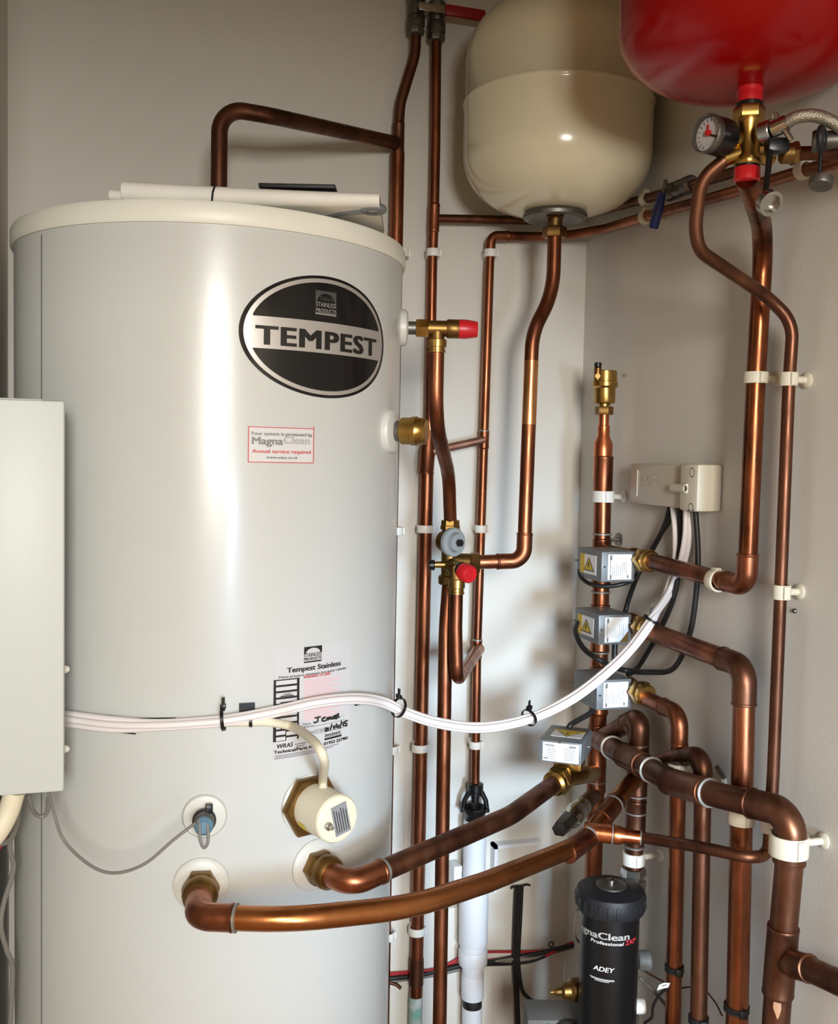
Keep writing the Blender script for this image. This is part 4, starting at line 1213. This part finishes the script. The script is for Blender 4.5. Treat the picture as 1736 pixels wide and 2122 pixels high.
# drain cock
dk = Thing('drain_cock', 'nickel drain cock with black cap pointing left below lowest motor valve', 'valve', D(1190, 1695, 1.38))
a, b = W(1230, 1648, .045), D(1160, 1717, 1.36)
dv = b - a; L = dv.length
dk.part('socket', MB().lathe([(.0125, 0), (.0125, L * .22), (.0118, L * .23), (.0130, L * .25), (.0130, L * .36), (.0100, L * .38)], a, dv, 24), 'copd')
dk.part('body', MB().lathe([(.0100, L * .36), (.0145, L * .38), (.0145, L * .47), (.0105, L * .49), (.0105, L * .53), (.0160, L * .55), (.0160, L * .70), (.0115, L * .73), (.009, L * .76)], a, dv, 16), 'chrome')
dk.part('cap', MB().lathe([(.0105, L * .74), (.0125, L * .76), (.0110, L * 1.0), (.0100, L * 1.02), (0, L * 1.02)], a, dv, 6), 'black')

# ================================================================== magnetic filter
fx_ = D(1265, 1862, 1.40)
FZ = fx_.z
F_ = V((fx_.x, fx_.y, 0))
flt = Thing('magnetic_filter', 'black cylindrical magnetic filter canister with ribbed cap at the bottom', 'filter', V((F_.x, F_.y, .30)))
zcap0, zcap1 = D(1265, 1911, 1.352).z, D(1265, 1870, 1.352).z
zbody = .40
flt.part('canister', MB().lathe([(0, zbody), (.036, zbody), (.0405, zbody + .012), (.0405, zcap0 + .003)], F_, Z_, 64), 'black')
mb = MB()
prof = [(.0405, zcap0 - .004), (.0465, zcap0 - .002), (.0485, zcap0 + .003), (.0485, zcap1 - .008), (.0465, zcap1 - .002), (.043, zcap1), (.030, zcap1 + .0005), (.027, zcap1 + .003), (.022, zcap1 + .003), (0, zcap1 + .003)]
mb.lathe(prof, F_, Z_, 64)
for k in range(24):
    t = 2 * PI * k / 24
    d_ = V((math.cos(t), math.sin(t), 0))
    mb.box(F_ + d_ * .0485 + Z_ * ((zcap0 + zcap1) / 2 - .002), d_, Z_.cross(d_), Z_, .0009, .0028, (zcap1 - zcap0) / 2 - .006, .0006)
flt.part('cap', mb, 'blackm')
pl = flt.part('vent_plate', MB().lathe([(.0215, zcap1 + .003), (.0215, zcap1 + .0048), (.0205, zcap1 + .0055), (.008, zcap1 + .006), (0, zcap1 + .006)], F_, Z_, 36), 'steel')
flt.part('vent_screw', MB().lathe([(.0062, zcap1 + .005), (.0062, zcap1 + .012), (.0045, zcap1 + .013), (.0035, zcap1 + .013), (.0033, zcap1 + .008), (0, zcap1 + .008)], F_, Z_, 24), 'chrome', pl)
# lettering wrapped round the canister
def Fp(px, py):
    r = ray(px, py); R = .0407
    ox, oy = CAM.x - F_.x, CAM.y - F_.y
    a = r.x ** 2 + r.y ** 2; b = ox * r.x + oy * r.y; c = ox * ox + oy * oy - R * R
    return CAM + r * ((-b - math.sqrt(max(0, b * b - a * c))) / a)
def f_text(mb, s, px0, py0, px1, hpx, bold=0, shear=0, a_ext=None):
    vs, fs, _ = text_geo(s, bold, shear)
    zz_ = Fp(1265, py0).z
    p = Fp(px0, py0); a0 = math.atan2(p.y - F_.y, p.x - F_.x)
    p1 = Fp(px1, py0); a1 = math.atan2(p1.y - F_.y, p1.x - F_.x)
    if a_ext is not None: a0 = a1 - a_ext
    h = hpx * 1.36 / FPX
    return mb.add([V((F_.x + .0409 * math.cos(a0 + (a1 - a0) * u), F_.y + .0409 * math.sin(a0 + (a1 - a0) * u), zz_ + h * v)) + V((math.cos(a0 + (a1 - a0) * u), math.sin(a0 + (a1 - a0) * u), 0)) * k for u, v, k in vs], fs)
mb = MB(); f_text(mb, 'MagnaClean', 1210, 1949, 1303, 14, .03, 0, 2.3)
flt.part('name_print', mb, 'printl')
mb = MB(); f_text(mb, 'Professional', 1224, 1960, 1292, 7, .015, .1)
flt.part('series_print', mb, 'white')
mb = MB(); f_text(mb, 'ADEY', 1229, 2016, 1273, 10, .02, .2)
for yy, x0_, x1_ in ((2021, 1222, 1273), (2024, 1224, 1273), (2030, 1232, 1262)):
    p = Fp(x0_, yy); p1 = Fp(x1_, yy)
    a0 = math.atan2(p.y - F_.y, p.x - F_.x); a1 = math.atan2(p1.y - F_.y, p1.x - F_.x)
    vs, fs = [], []
    for k in range(7):
        a = a0 + (a1 - a0) * k / 6
        vs += [V((F_.x + .0409 * math.cos(a), F_.y + .0409 * math.sin(a), p.z)), V((F_.x + .0409 * math.cos(a), F_.y + .0409 * math.sin(a), p.z + .0007))]
    mb.add(vs, [(2 * k, 2 * k + 2, 2 * k + 3, 2 * k + 1) for k in range(6)])
flt.part('maker_print', mb, 'white')
mb = MB(); f_text(mb, '2XP', 1295, 1960, 1316, 10, .03, .15)
flt.part('red_print', mb, 'printr')
# side port and lower elbow that hold the filter to the wall pipes
flt.part('side_port', MB().cyl(V((F_.x + .03, F_.y + .02, .62)), V((-.045, nn.y, .62)), .016, 24, .001), 'gpump')
flt.part('side_union', MB().cyl(V((-.048, nn.y, .60)), V((-.048, nn.y, nn.z - .02)), .0135, 24), 'chrome')
flt.part('side_knob', MB().lathe([(.012, 0), (.014, .003), (.014, .016), (.010, .019), (0, .019)], D(1322, 1990, 1.43), lt, 20), 'gpump')
flt.part('stand_leg', MB().cyl(V((F_.x, F_.y, 0)), V((F_.x, F_.y, .41)), .014, 20), 'gpump')
flt.part('side_handle', MB().cyl(D(1313, 2085, 1.42), D(1336, 2085, 1.42), .0105, 20, .002), 'clip', label='small white knob')
bv = Thing('bleed_point', 'brass bleed nipple poking left from beside the filter', 'valve', D(1170, 2052, 1.43))
a, b = D(1206, 2050, 1.44), D(1140, 2056, 1.43)
dv = b - a; L = dv.length
bv.part('nipple', MB().lathe([(.0150, 0), (.0165, .003), (.0165, L * .35), (.0120, L * .42), (.0110, L * .62), (.0060, L * .68), (.0060, L * .82), (.0025, L * .9), (.0022, L), (0, L)], a, dv, 20), 'brassd')
pm = Thing('pump', 'grey cast pump body at the bottom edge left of the filter', 'pump', V((D(1145, 2110, 1.48).x, D(1145, 2110, 1.48).y, .45)))
pc = D(1145, 2118, 1.48)
pm.part('body', MB().box(pc - Z_ * .01, lt, nw, Z_, .042, .03, .03, .006), 'gpump')
pm.part('cover', MB().lathe([(.020, 0), (.021, .003), (.021, .010), (.019, .012), (0, .012)], pc + nw * .028 + lt * .018 + Z_ * .002, nw, 24), 'blackm')
pm.part('screw', MB().cyl(pc + nw * .03 - lt * .01 + Z_ * .012, pc + nw * .036 - lt * .01 + Z_ * .012, .003, 12), 'black')
pm.part('pipe_leg', MB().cyl(V((pc.x, pc.y, 0)), V((pc.x, pc.y, pc.z - .03)), .012, 20), 'copd')

# ================================================================== tundish and waste pipe
tq = B(985, 1630, .036)
td = Thing('tundish', 'black plastic tundish with open windows under the thin wall pipe', 'tundish', B(985, 1702, .036))
zT = lambda py: B(985, py, .036).z
T0 = V((tq.x, tq.y, 0))
td.part('collar', MB().lathe([(.0085, zT(1622)), (.0135, zT(1624)), (.0135, zT(1638)), (.0105, zT(1640)), (.0105, zT(1646))], T0, Z_, 24), 'black')
for s in (-1, 1):
    td.part('side_arm', MB().sweep([T0 + Z_ * zT(1640) + lt * s * .010, T0 + Z_ * zT(1658) + lt * s * .018, T0 + Z_ * zT(1682) + lt * s * .021], [.0045, .0042, .0045], 10), 'black')
td.part('cup', MB().lathe([(.011, zT(1705)), (.0168, zT(1704)), (.0168, zT(1689)), (.0175, zT(1687)), (.0225, zT(1676)), (.0225, zT(1672)), (.0200, zT(1672)), (.012, zT(1690)), (0, zT(1690))], T0, Z_, 28), 'black')
td.part('nozzle', MB().cyl(T0 + Z_ * zT(1662), T0 + Z_ * zT(1638), .007), 'black')
wp = Thing('waste_pipe', 'white plastic waste pipe dropping from the tundish with wider couplings', 'pipe', V((tq.x, tq.y, 0)))
P_ = lambda py, px: V((B(px, py, .036).x, -.036, zT(py)))
def wseg(nm, y0, y1, r, mat='pvc'):
    x0_ = 984 - (y0 - 1700) * .015; x1_ = 984 - (y1 - 1700) * .015
    a, b = P_(y0, x0_), P_(y1, x1_)
    d_ = a - b; L = d_.length
    wp.part(nm, MB().lathe([(r * .96, 0), (r, .002), (r, L - .002), (r * .96, L)], b, d_, 32), mat)
wseg('upper_pipe', 1698, 1850, .0195)
wseg('expansion_sleeve', 1825, 1955, .0250)
wseg('sleeve_neck', 1950, 1968, .0225)
wseg('union_nut', 1966, 1996, .0250)
wseg('lower_socket', 1994, 2020, .0185)
wseg('coupling', 2018, 2066, .0195)
wseg('dark_band', 2062, 2090, .0165, 'blackm')
q = P_(2084, 978)
wp.part('floor_pipe', MB().cyl(V((q.x, q.y, 0)), q, .0172, 28), 'pvc')
wp.part('wall_bracket', MB().abox(T0.x - .033, T0.x - .018, -.03, 0, zT(1850), zT(1795), .002), 'pvc')
tb0, tb1 = B(1014, 1840, .0), B(1112, 1735, .0)
tk = Thing('wall_box', 'small white square box on the back wall right of the waste pipe', 'trunking', V((tb0.x, 0, tb0.z)))
tk.part('frame', MB().abox(tb0.x, tb0.x + .006, -.02, 0, tb0.z, tb1.z).abox(tb0.x, tb1.x, -.02, 0, tb1.z - .006, tb1.z), 'pvc')
tk.part('panel', MB().abox(tb0.x + .005, tb1.x, -.006, 0, tb0.z, tb1.z - .005), 'wall')

# ================================================================== cables
bundle = [(96, 1486, 'C', .014), (140, 1489, 'C', .010), (230, 1500, 'C', .008), (330, 1502, 'C', .007), (462, 1493, 'C', .007), (560, 1476, 'C', .007), (660, 1454, 'C', .007), (740, 1447, 'C', .009),
          (795, 1455, 'D', 1.215), (840, 1476, 'D', 1.235), (910, 1498, 'D', 1.27), (1000, 1507, 'D', 1.31), (1098, 1488, 'D', 1.35), (1180, 1450, 'D', 1.365), (1250, 1398, 'D', 1.37), (1305, 1345, 'D', 1.38), (1350, 1284, 'D', 1.40)]
tails = [[W(1383, 1215, .012), W(1397, 1160, .012), W(1398, 1100, .016), W(1393, 1050, .016)],
         [W(1388, 1220, .014), W(1408, 1165, .016), W(1419, 1110, .018), W(1421, 1050, .018)],
         [W(1392, 1225, .008), W(1418, 1165, .009), W(1428, 1110, .012), W(1427, 1050, .012)]]
names = ['white cable on the underside of the sagging bundle, entering the wiring box leftmost', 'white cable at the front of the sagging bundle across the cylinder', 'white cable along the upper edge of the sagging bundle']
for k in range(3):
    pts = []
    for i, (px, py, kind, dd) in enumerate(bundle):
        dx_, dy_ = [(0, 6), (0, -5), (0, 1)][k]
        o = [0, .001, .0065][k]
        fan = 1.0 + (.9 if i < 3 else 0)
        if kind == 'C': pts.append(Cc(px, py + dy_ * fan, dd + o))
        else: pts.append(D(px + (dy_ * .4 if i > 12 else 0), py + dy_, dd - o))
    cable(names[k], pts + tails[k], .0038, 'wcable', name='white_cable', group='white cables in the bundle', sm=8)
# cable ties round the bundle
def tie(px, py, kind, dd, tdir, R, label, tail=True):
    c = Cc(px, py, dd) if kind == 'C' else D(px, py, dd)
    fx, fy, a = frame(tdir)
    t = Thing('cable_tie', label, 'cable tie', c, 'black cable ties')
    t.part('band', MB().lathe([(R, -.0018), (R + .0011, -.0018), (R + .0011, .0018), (R, .0018), (R, -.0018)], c, tdir, 24), 'black')
    hp_ = c + Z_ * (R + .002)
    t.part('head', MB().box(hp_, a, Z_.cross(a).normalized(), Z_, .003, .0035, .0028, .0008), 'black')
    if tail:
        t.part('tail', MB().box(hp_ + Z_ * .005, a, Z_.cross(a).normalized(), Z_, .0018, .0006, .005), 'black')
    return t
tie(462, 1490, 'C', .0095, V((1, -.2, .1)), .0115, 'black cable tie on the white cables left of the printed data sticker')
tie(826, 1466, 'D', 1.225, V((.8, .3, -.35)), .0115, 'black cable tie on white cables at the right edge of the cylinder')
tie(1096, 1487, 'D', 1.347, V((.8, .4, .3)), .0112, 'black cable tie on the sagging white cables before the back wall')
tie(1349, 1284, 'D', 1.398, V((.45, -.2, .9)), .0112, 'black cable tie on the white cables in front of second valve pipe')
tie(520, 1494, 'C', .006, V((1, -.2, 0)), .0056, 'small black cable tie on the cream flex just left of the sticker', False)
# tape pads and scraps on the casing
def scrap(mb, px, py, px1, h, off=.0014): return cyl_rect(mb, px, py, px1, h, off, 4)
solo('cable_tie_mount', MB().plate([Cc(495, 1484, .0006), Cc(527, 1484, .0006), Cc(527, 1455, .0006), Cc(495, 1457, .0006)], V((.1, -1, 0)), .003), 'black', 'black adhesive tie mount pad above the white cables on the cylinder', 'cable mount')
solo('cable_tie_mount', MB().plate([Cc(734, 1462, .0006), Cc(762, 1453, .0006), Cc(746, 1454, .0006), Cc(734, 1455, .0006)], V((.5, -1, 0)), .003), 'black', 'small black wedge shaped mount right of the data sticker', 'cable mount')
solo('cable_tie', MB().sweep([Cc(266, 1489, .002), Cc(364, 1488, .002)], .0007, 6), 'black', 'straight black cable tie tail lying above the white cables', 'cable tie')
solo('cable_tie', MB().sweep([Cc(250, 1518, .002), Cc(262, 1519, .002), Cc(281, 1521, .002)], .0007, 6), 'black', 'short black cable tie tail below the white cables at left', 'cable tie')
tp3 = Cc(227, 1491, .003)
solo('cable_tie', MB().box(tp3, X_, Y_, Z_, .0035, .003, .004, .001), 'black', 'black cable tie head above white cables nearest the control box', 'cable tie')

# black flexes from the wiring box
BR_ = .0040
cable('black flex from wiring box left corner down behind the top valve pipe', [W(1388, 1050, .015), W(1376, 1090, .012), W(1352, 1138, .012), W(1322, 1190, .012), W(1303, 1240, .012), W(1292, 1275, .02), W(1275, 1290, .05)], BR_, 'bcable', name='black_flex')
cable('second black flex from the wiring box passing behind both upper valve pipes', [W(1408, 1050, .012), W(1407, 1150, .008), W(1398, 1230, .008), W(1370, 1300, .008), W(1345, 1345, .010), W(1322, 1382, .012), W(1300, 1400, .03)], BR_, 'bcable', name='black_flex')
cable('black flex from the wiring box right end sweeping under the second motor valve', [W(1440, 1050, .015), W(1446, 1150, .010), W(1441, 1240, .010), W(1427, 1320, .012), W(1395, 1385, .018), W(1345, 1393, .03), W(1290, 1388, .05), D(1250, 1372, 1.44), D(1210, 1345, 1.46), D(1192, 1310, 1.49), D(1196, 1290, 1.52)], BR_, 'bcable', name='black_flex')
cable('black flex looping under the topmost motor valve', [D(1200, 1180, 1.54), D(1204, 1197, 1.53), D(1225, 1211, 1.51), D(1260, 1215, 1.50), D(1300, 1207, 1.50), W(1318, 1192, .02), W(1335, 1160, .012), W(1360, 1120, .012), W(1390, 1075, .012), W(1396, 1050, .012)], .0032, 'bcable', name='black_flex')
cable('short black flex dropping vertically from second motor valve to the third', [D(1274, 1325, 1.50), D(1273, 1350, 1.50), D(1272, 1380, 1.50), D(1262, 1400, 1.51)], .0044, 'bcable', name='black_flex')
cable('short black flex from the third motor valve down to the lowest one', [D(1235, 1462, 1.5), D(1222, 1478, 1.49), D(1200, 1491, 1.48), D(1182, 1502, 1.47), D(1178, 1512, 1.47)], .0040, 'bcable', name='black_flex')

# black cable drop on the back wall
for k, (dx_, lab) in enumerate(((-6, 'left'), (0, 'middle'), (5, 'right'))):
    pts = [B(1076 + dx_, 1836, .012 + .004 * (k == 1)), B(1073 + dx_, 1900, .012), B(1070 + dx_ * .8, 1990, .014), B(1072 + dx_ * .7, 2060, .016), B(1075 + dx_ * .7, 2140, .018)]
    if k == 2:
        pts = pts[:3] + [B(1080, 2045, .02), B(1092, 2066, .03), B(1115, 2079, .06), D(1140, 2082, 1.50)]
    cable(lab + ' strand of the black cables hanging on the back wall' + (', curving to the pump' if k == 2 else ' under the black tie'), pts, .0036, 'bcable', name='black_cable')
solo('cable_tie', MB().sweep(catmull([B(1059, 1841, .014), B(1064, 1837, .018), B(1080, 1836, .018), B(1092, 1833, .016), B(1098, 1835, .014)], 4), .0018, 8), 'black', 'black cable tie spread across the top of black cables on the back wall', 'cable tie')
# red, grey and black wires low on the back wall
cable('red wire running low along the back wall behind the waste pipe', [B(800, 2018, .012), B(870, 2012, .012), B(900, 2010, .012), B(940, 1992, .012), B(960, 1978, .012), B(1010, 1973, .012), B(1090, 1972, .012), B(1150, 1966, .02), B(1198, 1950, .03)], .0020, 'rcable', name='wire')
cable('second red wire below the first, left of the waste pipe', [B(800, 2022, .010), B(880, 2012, .01), B(955, 1992, .008), B(1010, 1990, .008), B(1100, 1978, .01), B(1160, 1962, .02), B(1199, 1947, .03)], .0018, 'rcable', name='wire')
cable('thick black sheathed cable low along back wall left of the waste pipe', [B(800, 2028, .012), B(870, 2020, .012), B(960, 2000, .012), B(1010, 1995, .012), B(1070, 1984, .012), B(1140, 1970, .02), B(1200, 1955, .03)], .0042, 'bcable', name='wire')
cable('grey cable low along the back wall under the red wires', [B(800, 2034, .01), B(900, 2020, .01), B(1000, 1997, .012), B(1080, 1984, .014), B(1150, 1972, .02), B(1200, 1958, .03)], .0034, 'gcable', name='wire')
cable('thin black wire dipping right of the waste pipe with red end', [B(1000, 2000, .012), B(1060, 1998, .014), B(1100, 1993, .018), B(1130, 1982, .02), B(1150, 1972, .022)], .0022, 'bcable', name='wire')
cable('short orange red connector sleeve on end of the dipping black wire', [B(1130, 1982, .022), B(1140, 1975, .023), B(1152, 1970, .023)], .0032, 'red', name='wire_connector', cat='connector')
cable('brown stripped wire ends low at the right edge of the cylinder', [B(806, 2036, .012), B(820, 2040, .014), B(830, 2048, .016)], .003, 'copd', name='wire')
cable('thin grey wire hanging from the filter cap left side', [D(1196, 1885, 1.42), D(1190, 1915, 1.43), D(1192, 1940, 1.44), D(1199, 1952, 1.45)], .0018, 'gcable', name='wire')
solo('cable_tie', MB().torus(B(1142, 1957, .024), Y_, .0045, .0012), 'black', 'small black cable tie loop on the red wires near the filter', 'cable tie')
# wires right of the filter
cable('thin brown wire crossing behind the pipes right of filter', [D(1330, 2010, 1.46), D(1370, 2032, 1.46), W(1400, 2047, .012), W(1450, 2046, .01), W(1480, 2075, .01), W(1496, 2105, .01)], .0012, 'copd', name='wire')
cable('thin green grey cable running down right behind the third valve pipe', [D(1325, 2025, 1.47), D(1352, 2052, 1.47), D(1378, 2082, 1.47), W(1400, 2120, .012)], .0026, 'gcable', name='wire')
cable('short black cable curling down from the white tag', [D(1383, 2048, 1.36), D(1366, 2062, 1.37), D(1353, 2085, 1.38), D(1350, 2108, 1.39), D(1335, 2120, 1.40)], .0020, 'bcable', name='wire')
tg = Thing('cable_tag', 'small white paper tag on the black cable right of filter', 'tag', D(1374, 2045, 1.355))
c = D(1374, 2044, 1.355)
tpl = tg.part('tag', MB().plate([D(1361, 2052, 1.355), D(1365, 2041, 1.355), D(1376, 2036, 1.355), D(1388, 2037, 1.355), D(1384, 2046, 1.355), D(1373, 2048, 1.355)], nw, .0006), 'label')
tg.part('tag_print', MB().plate([D(1371, 2043, 1.3535), D(1381, 2040, 1.3535), D(1381, 2042, 1.3535), D(1371, 2045, 1.3535)], nw, .0002), 'printg', tpl)

# ================================================================== pipe clips
def clip(c, t, r, wall, label, mat='clip', w_=.0125, stud=True, group='white pipe clips'):
    """ring clip round a pipe at c (axis t); wall = 'b' back wall or 'r' right wall"""
    n = Y_ if wall == 'b' else X_
    dist = -c.y if wall == 'b' else -c.x
    T = Thing('pipe_clip', label, 'pipe clip', c + n * dist, group)
    t = t.normalized()
    h = w_ / 2
    T.part('ring', MB().lathe([(r * 1.03, -h), (r + .0028, -h), (r + .0032, -h + .001), (r + .0032, h - .001), (r + .0028, h), (r * 1.03, h), (r * 1.03, -h)], c, t, 28), mat)
    s = t.cross(n).normalized()
    if stud:
        T.part('stem', MB().lathe([(.0052, 0), (.0044, .002), (.0044, dist - r - .0005)], c + n * (r + .0005), n, 16), mat)
    else:
        T.part('base', MB().box(c + n * (dist / 2 + r * .5 + .0005), s, n, t, min(r * .55, .006), max((dist - r) / 2 - .0002, .001), h * .8, .001), mat)
    if stud:
        T.part('wall_plug', MB().lathe([(.0085, 0), (.0095, .001), (.0095, .003), (.006, .005)], c + n * dist, -n, 18), mat)
    T.part('catch', MB().box(c - s * (r + .003) - n * .001, s, n, t, .0022, .004, h * .9, .0008), mat)
    return T
def vclip(px, py, d, r, wall, label, mat='clip', t=Z_, **k):
    c = W(px, py, d) if wall == 'r' else B(px, py, d)
    return clip(c, t, r, wall, label, mat, **k)
vclip(897, 524, .03, .0082, 'b', 'white clip on the middle wall pipe level with the tall cylinder top', stud=False)
vclip(1016, 525, .03, .0076, 'b', 'white clip just under the elbow of thin pipe below the cream vessel', stud=False)
vclip(829, 525, .03, .0112, 'b', 'white clip on the riser, half hidden by the cylinder top', stud=False)
vclip(881, 1096, .03, .0112, 'b', 'white clip on the middle wall pipe beside the control valve top nut', stud=False)
vclip(997, 1096, .03, .0076, 'b', 'white clip on the thin wall pipe right of the grey knob', stud=False)
vclip(817, 1100, .03, .0112, 'b', 'white clip sliver on the riser level with the grey knob', stud=False)
vclip(870, 1549, .03, .0112, 'b', 'white clip on the middle wall pipe below the sagging cables', stud=False)
vclip(985, 1543, .032, .0076, 'b', 'white clip on the thin wall pipe above the tundish', stud=False)
vclip(808, 1552, .03, .0112, 'b', 'white clip sliver on the riser below the sagging cables', stud=False)
vclip(863, 1928, .03, .0112, 'b', 'lowest white clip on the middle wall pipe', stud=False)
vclip(800, 1938, .03, .0112, 'b', 'lowest white clip sliver on the riser beside the cylinder', stud=False)
vclip(1250, 1029, .038, .0140, 'r', 'white clip on the header pipe under the air vent reducer', w_=.018)
vclip(1566, 783, .031, .0118, 'r', 'white clip on the tall scorched pipe, left of a pair', 'clipy', w_=.014)
vclip(1634, 786, .027, .0074, 'r', 'white clip on the thin brown wall pipe, right of a pair', 'clipy', w_=.016)
vclip(1619, 1227, .027, .0074, 'r', 'lone white clip midway down the thin brown wall pipe', 'clipy', w_=.017)
vclip(1484, 1203, .033, .0118, 'r', 'white clip on the horizontal pipe left of the elbow', 'clipy', t=Y_, w_=.014)
vclip(1634, 1750, .049, .0188, 'r', 'large white clip on sweep pipe just below its elbow', 'clipy', w_=.024)
vclip(1536, 1690, .038, .0136, 'r', 'white clip on second valve pipe behind the sweep pipe', 'clipy', w_=.02)
vclip(1594, 1712, .027, .0074, 'r', 'white clip on the thin brown pipe behind the sweep elbow', w_=.014)
vclip(1313, 1778, .045, .0134, 'r', 'white clip just above the nickel compression nut', w_=.018)
vclip(1405, 1592, .04, .0110, 'r', 'white clip on the third valve pipe under the stained elbow', w_=.014)
vclip(1338, 412, .03, .0072, 'r', 'upper white clip of the pair left of the blue lever', 'clipy', t=Y_, stud=False)
vclip(1338, 449, .03, .0076, 'r', 'lower white clip of the pair left of the blue lever', 'clipy', t=Y_, stud=False)
vclip(1665, 352, .03, .0076, 'r', 'white clip on the wall pipe near the right edge', 'clipy', t=Y_, stud=False)

# black ties on the pipes low down
def pipetie(px, py, d, r, label):
    c = W(px, py, d)
    t = Thing('cable_tie', label, 'cable tie', c, 'black cable ties')
    t.part('band', MB().lathe([(r, -.004), (r + .0022, -.004), (r + .0022, -.0005), (r + .0012, 0), (r + .0022, .0005), (r + .0022, .004), (r, .004), (r, -.004)], c, Z_, 24), 'blackm')
    t.part('head', MB().box(c + nw * (r + .003) + lt * .003, lt, nw, Z_, .005, .003, .005, .001), 'blackm')
pipetie(1397, 2006, .04, .0110, 'black tie round the third valve pipe low down')
pipetie(1447, 2112, .045, .0112, 'black tie round the pipe with stained elbow at bottom edge')
pipetie(1526, 2088, .038, .0136, 'black tie round the thick second valve pipe near the bottom edge')

# small fixings on the right wall
def fixing(px, py, r, label, mat='steel'):
    solo('wall_screw', MB().lathe([(r, 0), (r, .002), (r * .6, .0035), (0, .0035)], W(px, py, 0), -X_, 14), mat, label, 'screw')
fixing(1296, 777, .0022, 'tiny dark screw in the right wall above the air vent', 'printg')
fixing(1648, 1266, .003, 'small grey wall screw below the lone clip on right wall', 'steel')
uc = Thing('wall_bracket', 'empty steel screw plate on the right wall just above the top motor valve', 'bracket', W(1283, 1118, 0))
uc.part('plate', MB().lathe([(.011, 0), (.011, .002), (.0095, .0028), (0, .0028)], W(1283, 1118, 0), -X_, 20), 'steel')
uc.part('stud', MB().cyl(W(1283, 1118, .0), W(1283, 1118, 0) - X_ * .016, .003), 'chrome')
ub = Thing('spare_pipe_bracket', 'empty yellowed bracket with dark screw between two vertical pipes', 'bracket', W(1497, 1618, 0))
ub.part('base', MB().lathe([(.014, 0), (.015, .002), (.015, .007), (.011, .010), (0, .010)], W(1494, 1622, 0), -X_, 20), 'clipy')
ub.part('screw', MB().cyl(W(1500, 1612, .006), W(1500, 1612, .006) - X_ * .012 + Z_ * .016, .003), 'steel')
